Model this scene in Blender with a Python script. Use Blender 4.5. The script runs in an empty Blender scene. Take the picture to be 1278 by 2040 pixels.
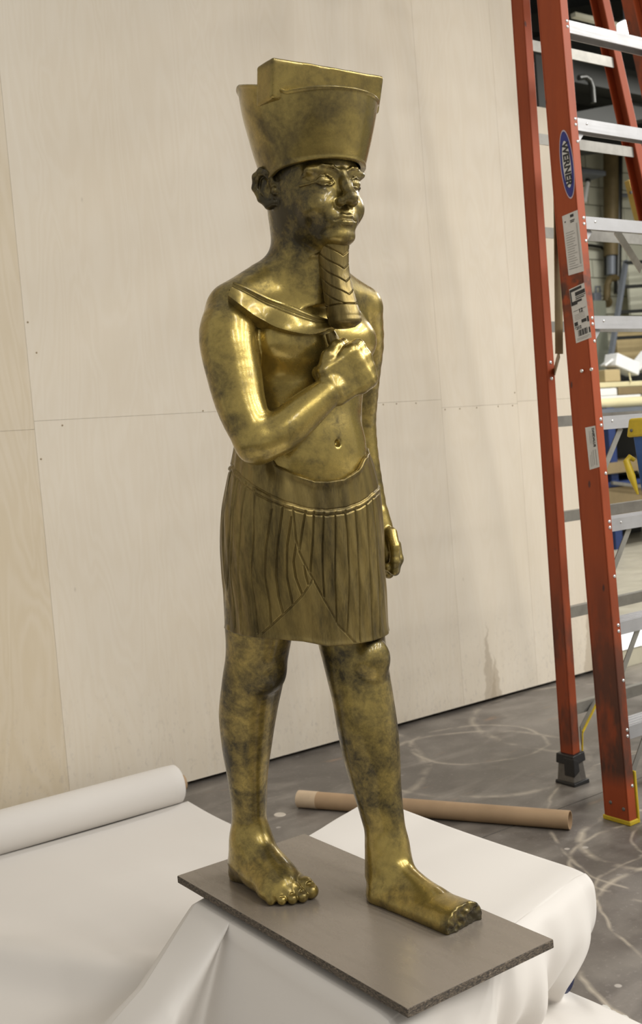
import bpy, bmesh, math, random
import numpy as np
from mathutils import Vector, Matrix

scene = bpy.context.scene
COL = scene.collection
random.seed(4)
RNG = np.random.default_rng(4)

# ------------------------------------------------------------------ camera
YAW, PITCH, ROLL, FPX, EYE = 0.616105781, 0.0563162174, -0.0823236501, 2150.0, 1.161
_f = Vector((math.sin(YAW) * math.cos(PITCH), math.cos(YAW) * math.cos(PITCH), -math.sin(PITCH)))
_r0 = Vector((math.cos(YAW), -math.sin(YAW), 0))
_u0 = _r0.cross(_f)
_r = _r0 * math.cos(ROLL) + _u0 * math.sin(ROLL)
_u = -_r0 * math.sin(ROLL) + _u0 * math.cos(ROLL)
cam_data = bpy.data.cameras.new('camera')
cam = bpy.data.objects.new('camera', cam_data)
COL.objects.link(cam)
cam.matrix_world = Matrix(((_r.x, _u.x, -_f.x, 0), (_r.y, _u.y, -_f.y, 0), (_r.z, _u.z, -_f.z, EYE), (0, 0, 0, 1)))
cam_data.sensor_fit = 'VERTICAL'
cam_data.sensor_height = 36.0
cam_data.lens = FPX / 2040 * 36.0
cam_data.clip_start = 0.05
cam_data.clip_end = 100
cam_data.dof.use_dof = True
cam_data.dof.focus_distance = 2.12
cam_data.dof.aperture_fstop = 7.0
scene.camera = cam

# ------------------------------------------------------------------ view, world, lights
vs = scene.view_settings
vs.view_transform = 'Standard'
vs.look = 'None'
vs.gamma = 1.0
vs.use_curve_mapping = False
vs.exposure = 0.0

world = bpy.data.worlds.new('workshop_air')
scene.world = world
world.use_nodes = True
wbg = world.node_tree.nodes['Background']
wbg.inputs['Color'].default_value = (1.0, 0.965, 0.905, 1)
wbg.inputs['Strength'].default_value = 0.50


def area_light(name, loc, target, sx, sy, watts, color=(1.0, 0.975, 0.93)):
    d = bpy.data.lights.new(name, 'AREA')
    d.shape = 'RECTANGLE'
    d.size, d.size_y, d.energy, d.color = sx, sy, watts, color
    o = bpy.data.objects.new(name, d)
    COL.objects.link(o)
    o.location = loc
    o.rotation_euler = (Vector(target) - Vector(loc)).to_track_quat('-Z', 'Y').to_euler()
    return o


# ceiling strip lights of the workshop, in rows over the open floor to the right
for lx, ly, lw in ((0.4, -3.4, 45), (2.2, -3.4, 80), (4.0, -3.4, 95), (5.8, -3.2, 115), (3.6, -0.6, 62), (5.4, -0.4, 105), (1.8, -0.8, 40), (7.2, -0.8, 140), (7.6, -3.2, 110)):
    area_light('ceiling_strip_light', (lx, ly, 4.3), (lx, ly, 0), 0.25, 2.4, lw)
area_light('ceiling_strip_light', (8.0, 3.5, 4.2), (8.0, 3.5, 0), 2.4, 0.3, 230)
area_light('ceiling_strip_light', (8.5, 5.4, 4.2), (8.5, 5.4, 0), 2.4, 0.3, 90)


# ------------------------------------------------------------------ helpers
def link(o, parent=None):
    COL.objects.link(o)
    if parent is not None:
        o.parent = parent
    return o


def tag(o, label=None, cat=None, group=None, kind=None):
    for k, v in (('label', label), ('category', cat), ('group', group), ('kind', kind)):
        if v:
            o[k] = v
    return o


def empty(name, loc=(0, 0, 0), label=None, cat=None, group=None):
    o = bpy.data.objects.new(name, None)
    o.location = loc
    o.empty_display_size = 0.1
    link(o)
    return tag(o, label, cat, group)


def mesh_np(name, V, F, mat, parent=None, smooth=False, origin=None):
    """one mesh object from numpy verts and faces (V in world space; parent frames are pure translations)"""
    V = np.asarray(V, dtype=np.float64).copy()
    if parent is not None:
        off = np.zeros(3)
        q = parent
        while q is not None:
            off += np.array(q.location)
            q = q.parent
        V -= off
    elif origin is not None:
        V -= np.array(origin)
    me = bpy.data.meshes.new(name)
    if isinstance(F, np.ndarray):
        n, k = F.shape
        me.vertices.add(len(V))
        me.vertices.foreach_set('co', V.astype(np.float32).ravel())
        me.loops.add(n * k)
        me.loops.foreach_set('vertex_index', F.astype(np.int32).ravel())
        me.polygons.add(n)
        me.polygons.foreach_set('loop_start', np.arange(0, n * k, k, dtype=np.int32))
        me.update(calc_edges=True)
    else:
        me.from_pydata([tuple(v) for v in V], [], [tuple(f) for f in F])
        me.update()
    if smooth:
        me.polygons.foreach_set('use_smooth', np.ones(len(me.polygons), dtype=bool))
    me.materials.append(mat)
    o = bpy.data.objects.new(name, me)
    if parent is None and origin is not None:
        o.location = origin
    return link(o, parent)


class MB:
    """collects shapes into one mesh"""

    def __init__(self):
        self.v, self.f = [], []

    def add(self, V, F):
        n = len(self.v)
        self.v += [tuple(map(float, v)) for v in V]
        self.f += [tuple(i + n for i in f) for f in F]
        return self

    def box(self, lo, hi):
        x0, y0, z0 = lo
        x1, y1, z1 = hi
        V = [(x0, y0, z0), (x1, y0, z0), (x1, y1, z0), (x0, y1, z0), (x0, y0, z1), (x1, y0, z1), (x1, y1, z1), (x0, y1, z1)]
        return self.hexa(V)

    def hexa(self, V):
        return self.add(V, [(0, 3, 2, 1), (4, 5, 6, 7), (0, 1, 5, 4), (1, 2, 6, 5), (2, 3, 7, 6), (3, 0, 4, 7)])

    def bar(self, a, b, w, h, up=(0, 0, 1)):
        """box beam from a to b, w across, h along up"""
        a, b = Vector(a), Vector(b)
        t = (b - a).normalized()
        s = t.cross(Vector(up))
        s = s.normalized() if s.length > 1e-6 else Vector((1, 0, 0))
        u = s.cross(t).normalized()
        V = []
        for p in (a, b):
            for i, j in ((-1, -1), (1, -1), (1, 1), (-1, 1)):
                V.append(p + s * (w / 2 * i) + u * (h / 2 * j))
        return self.add(V, [(0, 1, 2, 3), (7, 6, 5, 4), (0, 4, 5, 1), (1, 5, 6, 2), (2, 6, 7, 3), (3, 7, 4, 0)])

    def tube(self, pts, r, n=12, cap=True):
        pts = [Vector(p) for p in pts]
        rr = r if isinstance(r, (list, tuple)) else [r] * len(pts)
        V, F = [], []
        t0 = (pts[1] - pts[0]).normalized()
        s = t0.orthogonal().normalized()
        for i, p in enumerate(pts):
            t = (pts[min(i + 1, len(pts) - 1)] - pts[max(i - 1, 0)]).normalized()
            s = (s - t * s.dot(t)).normalized()
            u = t.cross(s)
            for k in range(n):
                a = 2 * math.pi * k / n
                V.append(p + (s * math.cos(a) + u * math.sin(a)) * rr[i])
        for i in range(len(pts) - 1):
            for k in range(n):
                k2 = (k + 1) % n
                F.append((i * n + k, i * n + k2, (i + 1) * n + k2, (i + 1) * n + k))
        if cap:
            F.append(tuple(reversed(range(n))))
            m = (len(pts) - 1) * n
            F.append(tuple(range(m, m + n)))
        return self.add(V, F)

    def dome(self, c, nrm, r, n=10):
        """rivet head: low dome on a surface"""
        c, nrm = Vector(c), Vector(nrm).normalized()
        s = nrm.orthogonal().normalized()
        u = nrm.cross(s)
        V, F = [], []
        for rr, hh in ((1.0, -0.1), (0.9, 0.25), (0.6, 0.5)):
            for k in range(n):
                a = 2 * math.pi * k / n
                V.append(c + (s * math.cos(a) + u * math.sin(a)) * r * rr + nrm * r * hh)
        V.append(c + nrm * r * 0.6)
        for i in range(2):
            for k in range(n):
                k2 = (k + 1) % n
                F.append((i * n + k, i * n + k2, (i + 1) * n + k2, (i + 1) * n + k))
        for k in range(n):
            F.append((2 * n + k, 2 * n + (k + 1) % n, 3 * n))
        F.append(tuple(reversed(range(n))))
        return self.add(V, F)

    def build(self, name, mat, parent=None, smooth=False, bevel=0.0, origin=None):
        o = mesh_np(name, self.v, self.f, mat, parent, False, origin)
        if smooth:
            for p in o.data.polygons:
                p.use_smooth = True
            try:
                o.data.set_sharp_from_angle(angle=math.radians(40))
            except Exception:
                pass
        if bevel:
            m = o.modifiers.new('bevel', 'BEVEL')
            m.width = bevel
            m.segments = 2
            m.limit_method = 'ANGLE'
        return o


# ---- materials
class NT:
    def __init__(self, name):
        self.m = bpy.data.materials.new(name)
        self.m.use_nodes = True
        self.t = self.m.node_tree
        self.b = self.t.nodes['Principled BSDF']
        self._co = None

    def n(self, typ, **kw):
        nd = self.t.nodes.new(typ)
        for k, v in kw.items():
            if k in nd.inputs:
                self.put(nd.inputs[k], v)
            else:
                setattr(nd, k, v)
        return nd

    def put(self, sock, v):
        if isinstance(v, bpy.types.NodeSocket):
            self.t.links.new(v, sock)
        else:
            sock.default_value = v

    def co(self, kind='Object'):
        if self._co is None:
            self._co = self.t.nodes.new('ShaderNodeTexCoord')
        return self._co.outputs[kind]

    def mapv(self, vec, scale=(1, 1, 1), loc=(0, 0, 0), rot=(0, 0, 0)):
        nd = self.n('ShaderNodeMapping')
        self.put(nd.inputs['Vector'], vec)
        nd.inputs['Scale'].default_value = scale
        nd.inputs['Location'].default_value = loc
        nd.inputs['Rotation'].default_value = rot
        return nd.outputs[0]

    def noise(self, vec, scale, detail=4, rough=0.55, dist=0.0):
        nd = self.n('ShaderNodeTexNoise')
        self.put(nd.inputs['Vector'], vec)
        nd.inputs['Scale'].default_value = scale
        nd.inputs['Detail'].default_value = detail
        nd.inputs['Roughness'].default_value = rough
        nd.inputs['Distortion'].default_value = dist
        return nd.outputs['Fac']

    def ramp(self, fac, *stops):
        nd = self.n('ShaderNodeValToRGB')
        self.put(nd.inputs[0], fac)
        e = nd.color_ramp.elements
        while len(e) < len(stops):
            e.new(0.5)
        for el, (p, c) in zip(e, stops):
            el.position = p
            el.color = (c, c, c, 1) if isinstance(c, (int, float)) else (*c, 1)
        return nd.outputs[0]

    def math(self, op, a, b=0.0, c=None, clamp=False):
        nd = self.n('ShaderNodeMath', operation=op, use_clamp=clamp)
        self.put(nd.inputs[0], a)
        self.put(nd.inputs[1], b)
        if c is not None:
            self.put(nd.inputs[2], c)
        return nd.outputs[0]

    def mix(self, fac, a, b, blend='MIX'):
        nd = self.n('ShaderNodeMix', data_type='RGBA', blend_type=blend)
        self.put(nd.inputs[0], fac)
        self.put(nd.inputs[6], (*a, 1) if isinstance(a, tuple) else a)
        self.put(nd.inputs[7], (*b, 1) if isinstance(b, tuple) else b)
        return nd.outputs[2]

    def bump(self, h, strength=0.3, dist=0.01):
        nd = self.n('ShaderNodeBump')
        self.put(nd.inputs['Height'], h)
        nd.inputs['Strength'].default_value = strength
        nd.inputs['Distance'].default_value = dist
        self.put(self.b.inputs['Normal'], nd.outputs[0])

    def set(self, **kw):
        names = dict(color='Base Color', rough='Roughness', metal='Metallic', spec='Specular IOR Level',
                     coat='Coat Weight', coat_rough='Coat Roughness', emit='Emission Color', emit_s='Emission Strength',
                     alpha='Alpha', sheen='Sheen Weight', trans='Transmission Weight')
        for k, v in kw.items():
            if isinstance(v, tuple) and len(v) == 3:
                v = (*v, 1)
            self.put(self.b.inputs[names[k]], v)
        return self


def simple(name, color, rough=0.5, metal=0.0, vary=0.12, scale=12.0, bump=0.0, dark=0.5):
    """plain surface with light procedural wear"""
    m = NT(name)
    f = m.noise(m.co(), scale, 5, 0.6)
    c2 = tuple(x * dark for x in color)
    fac = m.ramp(f, (0.35, vary), (0.65, 0.0))
    m.set(color=m.mix(fac, color, c2), rough=rough, metal=metal)
    if bump:
        m.bump(m.noise(m.co(), scale * 6, 3), bump, 0.002)
    return m.m


# ================================================================== structure
def plywood(name, base, dark, grain=0.5, stains=()):
    m = NT(name)
    co = m.co()
    v = m.mapv(co, (2.6, 1.0, 0.42))
    n1 = m.noise(v, 2.2, 3, 0.5, 0.6)
    rings = m.math('SINE', m.math('MULTIPLY', n1, 95.0))
    rings = m.math('MULTIPLY_ADD', rings, 0.5, 0.5)
    fine = m.noise(m.mapv(co, (160, 1, 3.0)), 1.0, 3, 0.6)
    big = m.noise(m.mapv(co, (1.4, 1, 0.9)), 1.5, 4, 0.55)
    fac = m.math('ADD', m.math('MULTIPLY', rings, 0.22 * grain), m.math('MULTIPLY', fine, 0.25))
    fac = m.math('ADD', fac, m.math('MULTIPLY_ADD', big, 0.9, -0.38), clamp=True)
    col = m.mix(fac, base, dark)
    # knots and small checks in the veneer
    vo = m.n('ShaderNodeTexVoronoi', feature='F1')
    m.put(vo.inputs['Vector'], m.mapv(co, (3.2, 1, 1.6)))
    vo.inputs['Scale'].default_value = 1.7
    knots = m.ramp(vo.outputs['Distance'], (0.0, 0.5), (0.03, 0.0))
    col = m.mix(knots, col, tuple(x * 0.62 for x in dark))
    # grime low on the sheet
    sep = m.n('ShaderNodeSeparateXYZ')
    m.put(sep.inputs[0], co)
    X, Z = sep.outputs[0], sep.outputs[2]
    sp = m.noise(m.mapv(co, (1, 1, 0.6)), 60, 3, 0.7)
    low = m.math('SUBTRACT', 0.55, Z, clamp=True)
    grime = m.math('MULTIPLY', m.ramp(sp, (0.55, 0.0), (0.75, 0.45)), m.math('MULTIPLY', low, 1.6), clamp=True)
    col = m.mix(grime, col, (0.33, 0.29, 0.27))
    # water stains wicked up from the floor, each a ragged spike
    for x0, w, zt in stains:
        wob = m.math('MULTIPLY_ADD', m.noise(m.mapv(co, (1, 1, 3)), 6, 2), 0.06, -0.03)
        dx = m.math('ABSOLUTE', m.math('SUBTRACT', m.math('ADD', X, wob), x0))
        wid = m.math('MULTIPLY', m.math('SUBTRACT', 1.0, m.math('DIVIDE', Z, zt), clamp=True), w)
        ins = m.math('MULTIPLY', m.math('SUBTRACT', wid, dx), 120.0, clamp=True)
        col = m.mix(m.math('MULTIPLY', ins, 0.55), col, (0.40, 0.33, 0.24))
    m.set(color=col, rough=0.55, spec=0.3)
    m.bump(fine, 0.04, 0.001)
    return m.m


M_PLY = plywood('birch_plywood', (0.715, 0.652, 0.548), (0.635, 0.548, 0.417), 0.8)
M_PLY_Y = plywood('yellow_plywood', (0.67, 0.59, 0.465), (0.58, 0.485, 0.332), 1.4)
M_PLY_S = plywood('stained_plywood', (0.73, 0.665, 0.558), (0.655, 0.568, 0.432), 0.6,
                  ((3.265, 0.045, 0.37), (3.30, 0.04, 0.22), (3.93, 0.05, 0.40), (3.97, 0.05, 0.22)))
M_BLACK = simple('dark_gap', (0.012, 0.011, 0.010), 0.8)

WY = 3.44
wall = tag(empty('wall_back', (0, WY, 0)), kind='structure')
GAP = 0.0004


def sheet(x0, x1, z0, z1, mat):
    m = MB()
    m.box((x0 + GAP, WY, z0 + GAP), (x1 - GAP, WY + 0.018, z1 - GAP))
    o = m.build('plywood_panel', mat, wall, origin=None)
    # keep texture space in world metres: move the mesh origin, not the sheet
    o.location = (0, -WY, 0)
    o.data.transform(Matrix.Translation((0, WY, 0)))
    return o


for x0, x1, zj, ztop, ma, mb_ in ((-1.1, 0.093, 1.30, 4.2, M_PLY, M_PLY), (0.093, 1.313, 1.309, 4.2, M_PLY_Y, M_PLY_Y),
                                 (1.313, 3.107, 1.336, 4.2, M_PLY, M_PLY), (3.107, 3.562, 1.301, 4.2, M_PLY_S, M_PLY),
                                 (3.562, 3.74, 1.31, 4.2, M_PLY_S, M_PLY), (3.74, 3.992, 1.31, 2.645, M_PLY_S, M_PLY_S)):
    sheet(x0, x1, 0.016, zj, ma)
    sheet(x0, x1, zj, ztop, mb_)
MB().box((-1.1, WY + 0.04, 0.0), (3.97, WY + 0.13, 0.09)).build('gap_backing', M_BLACK, wall)  # black strip set back, its colour stands in for the shade under the sheets
for sx in (-0.6, 0.6, 1.3, 2.2, 3.1, 3.56, 3.94):
    MB().box((sx - 0.02, WY + 0.02, 0.09), (sx + 0.02, WY + 0.11, 2.64 if sx > 3.9 else 4.19)).build('wall_stud', simple('stud_wood', (0.55, 0.42, 0.26), 0.6) if sx == -0.6 else bpy.data.materials['stud_wood'], wall)
# nail heads along the joint
M_NAIL = simple('nail_spot', (0.30, 0.22, 0.12), 0.6)
for x, z in ((2.79, 1.329), (2.86, 1.329), (2.965, 1.327), (3.125, 1.293), (3.21, 1.293), (3.31, 1.293), (3.44, 1.293), (3.53, 1.293),
             (1.95, 1.341), (1.41, 1.317), (1.325, 1.21), (1.345, 1.56), (1.325, 1.66), (3.55, 1.35)):
    MB().dome((x, WY - 0.0004, z), (0, -1, 0), 0.0032, 8).build('nail', M_NAIL, wall)


def concrete():
    m = NT('workshop_concrete')
    co = m.co()
    big = m.noise(co, 1.1, 5, 0.6)
    mid = m.noise(co, 5.0, 5, 0.62)
    fine = m.noise(co, 70, 3, 0.7)
    col = m.ramp(m.math('MULTIPLY_ADD', mid, 0.6, m.math('MULTIPLY', big, 0.4)),
                 (0.36, (0.075, 0.066, 0.058)), (0.50, (0.135, 0.120, 0.105)), (0.64, (0.21, 0.188, 0.162)))
    sep = m.n('ShaderNodeSeparateXYZ')
    m.put(sep.inputs[0], co)
    X, Y = sep.outputs[0], sep.outputs[1]
    # brighter light on the floor further back, painted in as a paler colour
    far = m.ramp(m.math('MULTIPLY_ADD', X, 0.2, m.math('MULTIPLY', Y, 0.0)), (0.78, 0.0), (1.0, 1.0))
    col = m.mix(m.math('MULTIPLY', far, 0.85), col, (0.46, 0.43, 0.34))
    dusty = m.ramp(m.noise(m.mapv(co, (1.0, 2.2, 1)), 2.4, 4, 0.6, 0.5), (0.52, 0.0), (0.72, 0.55))
    col = m.mix(dusty, col, (0.30, 0.27, 0.235))
    # dragged-dust arcs left by turning casters
    brk = m.noise(co, 9.0, 3, 0.6)
    wob = m.math('MULTIPLY_ADD', m.noise(co, 3.0, 3), 0.10, -0.05)
    for cx, cy, R, w, a in ((2.44, 1.92, 0.235, 0.016, 0.85), (2.50, 1.86, 0.17, 0.008, 0.7), (2.36, 1.78, 0.30, 0.010, 0.7), (2.78, 3.02, 0.26, 0.012, 0.5),
                            (2.62, 2.85, 0.40, 0.018, 0.45), (1.75, 3.6, 0.95, 0.02, 0.4), (2.9, 1.7, 0.8, 0.008, 0.6),
                            (2.2, 1.2, 0.62, 0.010, 0.75), (2.25, 1.45, 0.42, 0.007, 0.6), (3.4, 2.9, 0.55, 0.02, 0.4)):
        dx = m.math('SUBTRACT', X, cx)
        dy = m.math('SUBTRACT', Y, cy)
        d = m.math('SQRT', m.math('ADD', m.math('MULTIPLY', dx, dx), m.math('MULTIPLY', dy, dy)))
        d = m.math('ABSOLUTE', m.math('SUBTRACT', m.math('ADD', d, wob), R))
        f = m.math('SUBTRACT', 1.0, m.math('DIVIDE', d, w), clamp=True)
        f = m.math('MULTIPLY', f, m.ramp(brk, (0.38, 0.0), (0.56, a)), clamp=True)
        col = m.mix(f, col, (0.50, 0.44, 0.35))
    # rusty scuffs and pale splashes
    rust = m.ramp(m.noise(m.mapv(co, (1, 3, 1), rot=(0, 0, 0.7)), 4.5, 3, 0.5), (0.66, 0.0), (0.74, 0.5))
    col = m.mix(rust, col, (0.30, 0.19, 0.12))
    vo = m.n('ShaderNodeTexVoronoi', feature='F1')
    m.put(vo.inputs['Vector'], co)
    vo.inputs['Scale'].default_value = 13
    splash = m.ramp(vo.outputs['Distance'], (0.10, 0.8), (0.13, 0.0))
    splash = m.math('MULTIPLY', splash, m.ramp(m.noise(co, 3.3, 2), (0.58, 0.0), (0.64, 1.0)))
    col = m.mix(splash, col, (0.52, 0.48, 0.43))
    col = m.mix(m.ramp(fine, (0.58, 0.0), (0.75, 0.35)), col, (0.36, 0.33, 0.30))
    m.set(color=col, rough=m.ramp(mid, (0.35, 0.30), (0.65, 0.52)), spec=0.45)
    m.bump(m.math('MULTIPLY_ADD', fine, 0.4, mid), 0.12, 0.004)
    return m.m


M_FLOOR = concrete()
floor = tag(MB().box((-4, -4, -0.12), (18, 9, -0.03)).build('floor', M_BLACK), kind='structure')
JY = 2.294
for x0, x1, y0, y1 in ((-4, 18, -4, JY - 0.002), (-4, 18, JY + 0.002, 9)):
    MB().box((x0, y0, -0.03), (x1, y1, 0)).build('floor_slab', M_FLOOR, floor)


# ================================================================== statue
SO = np.array([1.19, 1.77, 0.28])       # statue frame: x to its left, -y forward, z up from the plate top


def smin(a, b, k):
    h = np.clip(0.5 + 0.5 * (b - a) / k, 0, 1)
    return b + (a - b) * h - k * h * (1 - h)


def smax(a, b, k):
    return -smin(-a, -b, k)


def ell(P, c, r):
    q = (P - np.array(c, np.float32)) / np.array(r, np.float32)
    k0 = np.sqrt(np.einsum('ij,ij->i', q, q)) + 1e-6
    q2 = q / np.array(r, np.float32)
    k1 = np.sqrt(np.einsum('ij,ij->i', q2, q2)) + 1e-6
    return k0 * (k0 - 1) / k1


def rell(P, c, r, ax):
    """ellipsoid with its own axes (rows of ax)"""
    q = (P - np.array(c, np.float32)) @ np.array(ax, np.float32).T
    return ell(q, (0, 0, 0), r)


def cone(P, a, b, ra, rb):
    a = np.array(a, np.float32)
    b = np.array(b, np.float32)
    ab = b - a
    t = np.clip(((P - a) @ ab) / (ab @ ab), 0, 1)
    d = P - a - t[:, None] * ab
    return np.sqrt(np.einsum('ij,ij->i', d, d)) - (ra + (rb - ra) * t)


def chain(P, pts, rad, k=0.012):
    d = None
    for i in range(len(pts) - 1):
        e = cone(P, pts[i], pts[i + 1], rad[i], rad[i + 1])
        d = e if d is None else smin(d, e, k)
    return d


def limb(P, pts, rad, n=4):
    """tapered tube through the points (resampled smoothly, no swelling at the joints)"""
    p = np.array(pts, float)
    r = np.array(rad, float)
    s = np.concatenate([[0], np.cumsum(np.linalg.norm(np.diff(p, axis=0), axis=1))])
    q = np.linspace(0, s[-1], (len(p) - 1) * n + 1)
    tab = np.concatenate([s[:, None], p, r[:, None]], 1)
    Q = np.stack([spl(tab, q, i) for i in range(1, 5)], 1)
    d = None
    for a, b in zip(Q[:-1], Q[1:]):
        e = cone(P, a[:3], b[:3], a[3], b[3])
        d = e if d is None else smin(d, e, 0.003)
    return d


def zone(P, fn, lo, hi, far=0.03):
    """evaluate a detail only where it can matter"""
    o = np.full(len(P), far, np.float32)
    m = ((P > np.array(lo, np.float32)) & (P < np.array(hi, np.float32))).all(1)
    if m.any():
        o[m] = fn(P[m])
    return o


def spl(tab, x, col):
    """smooth (Catmull-Rom / pchip like) lookup of a table column"""
    t = np.array(tab, float)
    zz, vv = t[:, 0], t[:, col]
    fine = np.linspace(zz[0], zz[-1], 240)
    m = np.gradient(vv, zz)
    i = np.clip(np.searchsorted(zz, fine) - 1, 0, len(zz) - 2)
    h = zz[i + 1] - zz[i]
    s = (fine - zz[i]) / h
    out = (vv[i] * (1 + 2 * s) * (1 - s) ** 2 + m[i] * h * s * (1 - s) ** 2 + vv[i + 1] * s * s * (3 - 2 * s) + m[i + 1] * h * s * s * (s - 1))
    return np.interp(x, fine, out).astype(np.float32)


def loft(P, tab):
    """stacked ellipses; rows: z, cx, cy, rx, ry_front, ry_back"""
    z = P[:, 2]
    cx, cy, rx, rf, rb = (spl(tab, z, i) for i in range(1, 6))
    x = P[:, 0] - cx
    y = P[:, 1] - cy
    ry = np.where(y < 0, rf, rb)
    k0 = np.sqrt((x / rx) ** 2 + (y / ry) ** 2) + 1e-6
    k1 = np.sqrt((x / rx ** 2) ** 2 + (y / ry ** 2) ** 2) + 1e-6
    d = k0 * (k0 - 1) / k1
    return np.maximum(d, np.maximum(tab[0][0] - z, z - tab[-1][0]))


def lump(P, f, seed):
    r = np.random.default_rng(seed)
    o = np.zeros(len(P), np.float32)
    for _ in range(5):
        w = r.normal(size=3)
        w *= f * r.uniform(0.6, 1.5) / np.linalg.norm(w)
        o += np.sin(P @ w.astype(np.float32) + np.float32(r.uniform(0, 6.28)))
    return o / 5


TORSO = [  # z, cx, cy, rx, front, back
    (0.70, 0.000, -0.020, 0.150, 0.125, 0.115),
    (0.78, 0.000, -0.028, 0.146, 0.122, 0.112),
    (0.84, 0.000, -0.035, 0.136, 0.118, 0.108),
    (0.90, 0.000, -0.040, 0.127, 0.113, 0.100),
    (0.96, 0.000, -0.045, 0.128, 0.110, 0.098),
    (1.02, 0.000, -0.048, 0.140, 0.112, 0.100),
    (1.08, 0.000, -0.050, 0.152, 0.114, 0.102),
    (1.13, 0.000, -0.052, 0.150, 0.106, 0.098),
    (1.17, 0.000, -0.056, 0.120, 0.088, 0.082),
    (1.21, 0.000, -0.065, 0.075, 0.060, 0.060),
]
HEAD = [
    (1.238, 0, -0.165, 0.030, 0.045, 0.050),
    (1.250, 0, -0.162, 0.038, 0.066, 0.070),
    (1.268, 0, -0.158, 0.051, 0.077, 0.085),
    (1.292, 0, -0.154, 0.061, 0.083, 0.095),
    (1.320, 0, -0.150, 0.070, 0.087, 0.100),
    (1.350, 0, -0.150, 0.0735, 0.0885, 0.104),
    (1.380, 0, -0.150, 0.0755, 0.0895, 0.107),
    (1.410, 0, -0.150, 0.077, 0.089, 0.108),
    (1.450, 0, -0.150, 0.070, 0.080, 0.098),
]
RLEG = [  # right leg, standing back
    (0.05, -0.081, 0.150, 0.036, 0.038, 0.042),
    (0.105, -0.081, 0.147, 0.0355, 0.037, 0.042),
    (0.16, -0.080, 0.141, 0.036, 0.037, 0.040),
    (0.22, -0.080, 0.136, 0.041, 0.041, 0.045),
    (0.29, -0.080, 0.127, 0.051, 0.051, 0.056),
    (0.36, -0.080, 0.112, 0.059, 0.060, 0.063),
    (0.43, -0.080, 0.084, 0.063, 0.066, 0.062),
    (0.50, -0.080, 0.053, 0.063, 0.069, 0.066),
    (0.56, -0.082, 0.030, 0.070, 0.074, 0.072),
    (0.72, -0.080, -0.010, 0.078, 0.085, 0.085),
]
LLEG = [  # left leg, striding forward
    (0.05, 0.076, -0.113, 0.038, 0.042, 0.044),
    (0.10, 0.076, -0.115, 0.0375, 0.041, 0.043),
    (0.16, 0.076, -0.105, 0.042, 0.044, 0.046),
    (0.21, 0.076, -0.094, 0.048, 0.050, 0.051),
    (0.27, 0.076, -0.086, 0.056, 0.057, 0.058),
    (0.33, 0.076, -0.080, 0.060, 0.060, 0.061),
    (0.39, 0.076, -0.071, 0.061, 0.062, 0.060),
    (0.45, 0.076, -0.059, 0.064, 0.066, 0.062),
    (0.51, 0.077, -0.047, 0.068, 0.070, 0.068),
    (0.72, 0.078, -0.020, 0.078, 0.085, 0.085),
]


RARM = [(-0.148, -0.072, 1.142), (-0.174, -0.092, 1.100), (-0.178, -0.108, 1.035), (-0.179, -0.128, 0.965), (-0.170, -0.152, 0.906)]
RARM_R = [0.050, 0.0515, 0.0490, 0.0430, 0.0370]
RFORE = [(-0.170, -0.153, 0.905), (-0.130, -0.172, 0.921), (-0.088, -0.184, 0.951), (-0.036, -0.200, 0.989)]
RFORE_R = [0.0385, 0.0380, 0.0345, 0.0265]
LARM = [(0.146, -0.064, 1.150), (0.168, -0.044, 1.100), (0.178, -0.016, 1.020), (0.184, 0.012, 0.930), (0.190, 0.016, 0.860), (0.198, 0.012, 0.790), (0.204, 0.000, 0.720)]
LARM_R = [0.050, 0.0450, 0.0390, 0.0375, 0.0350, 0.0310, 0.0255]


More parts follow.
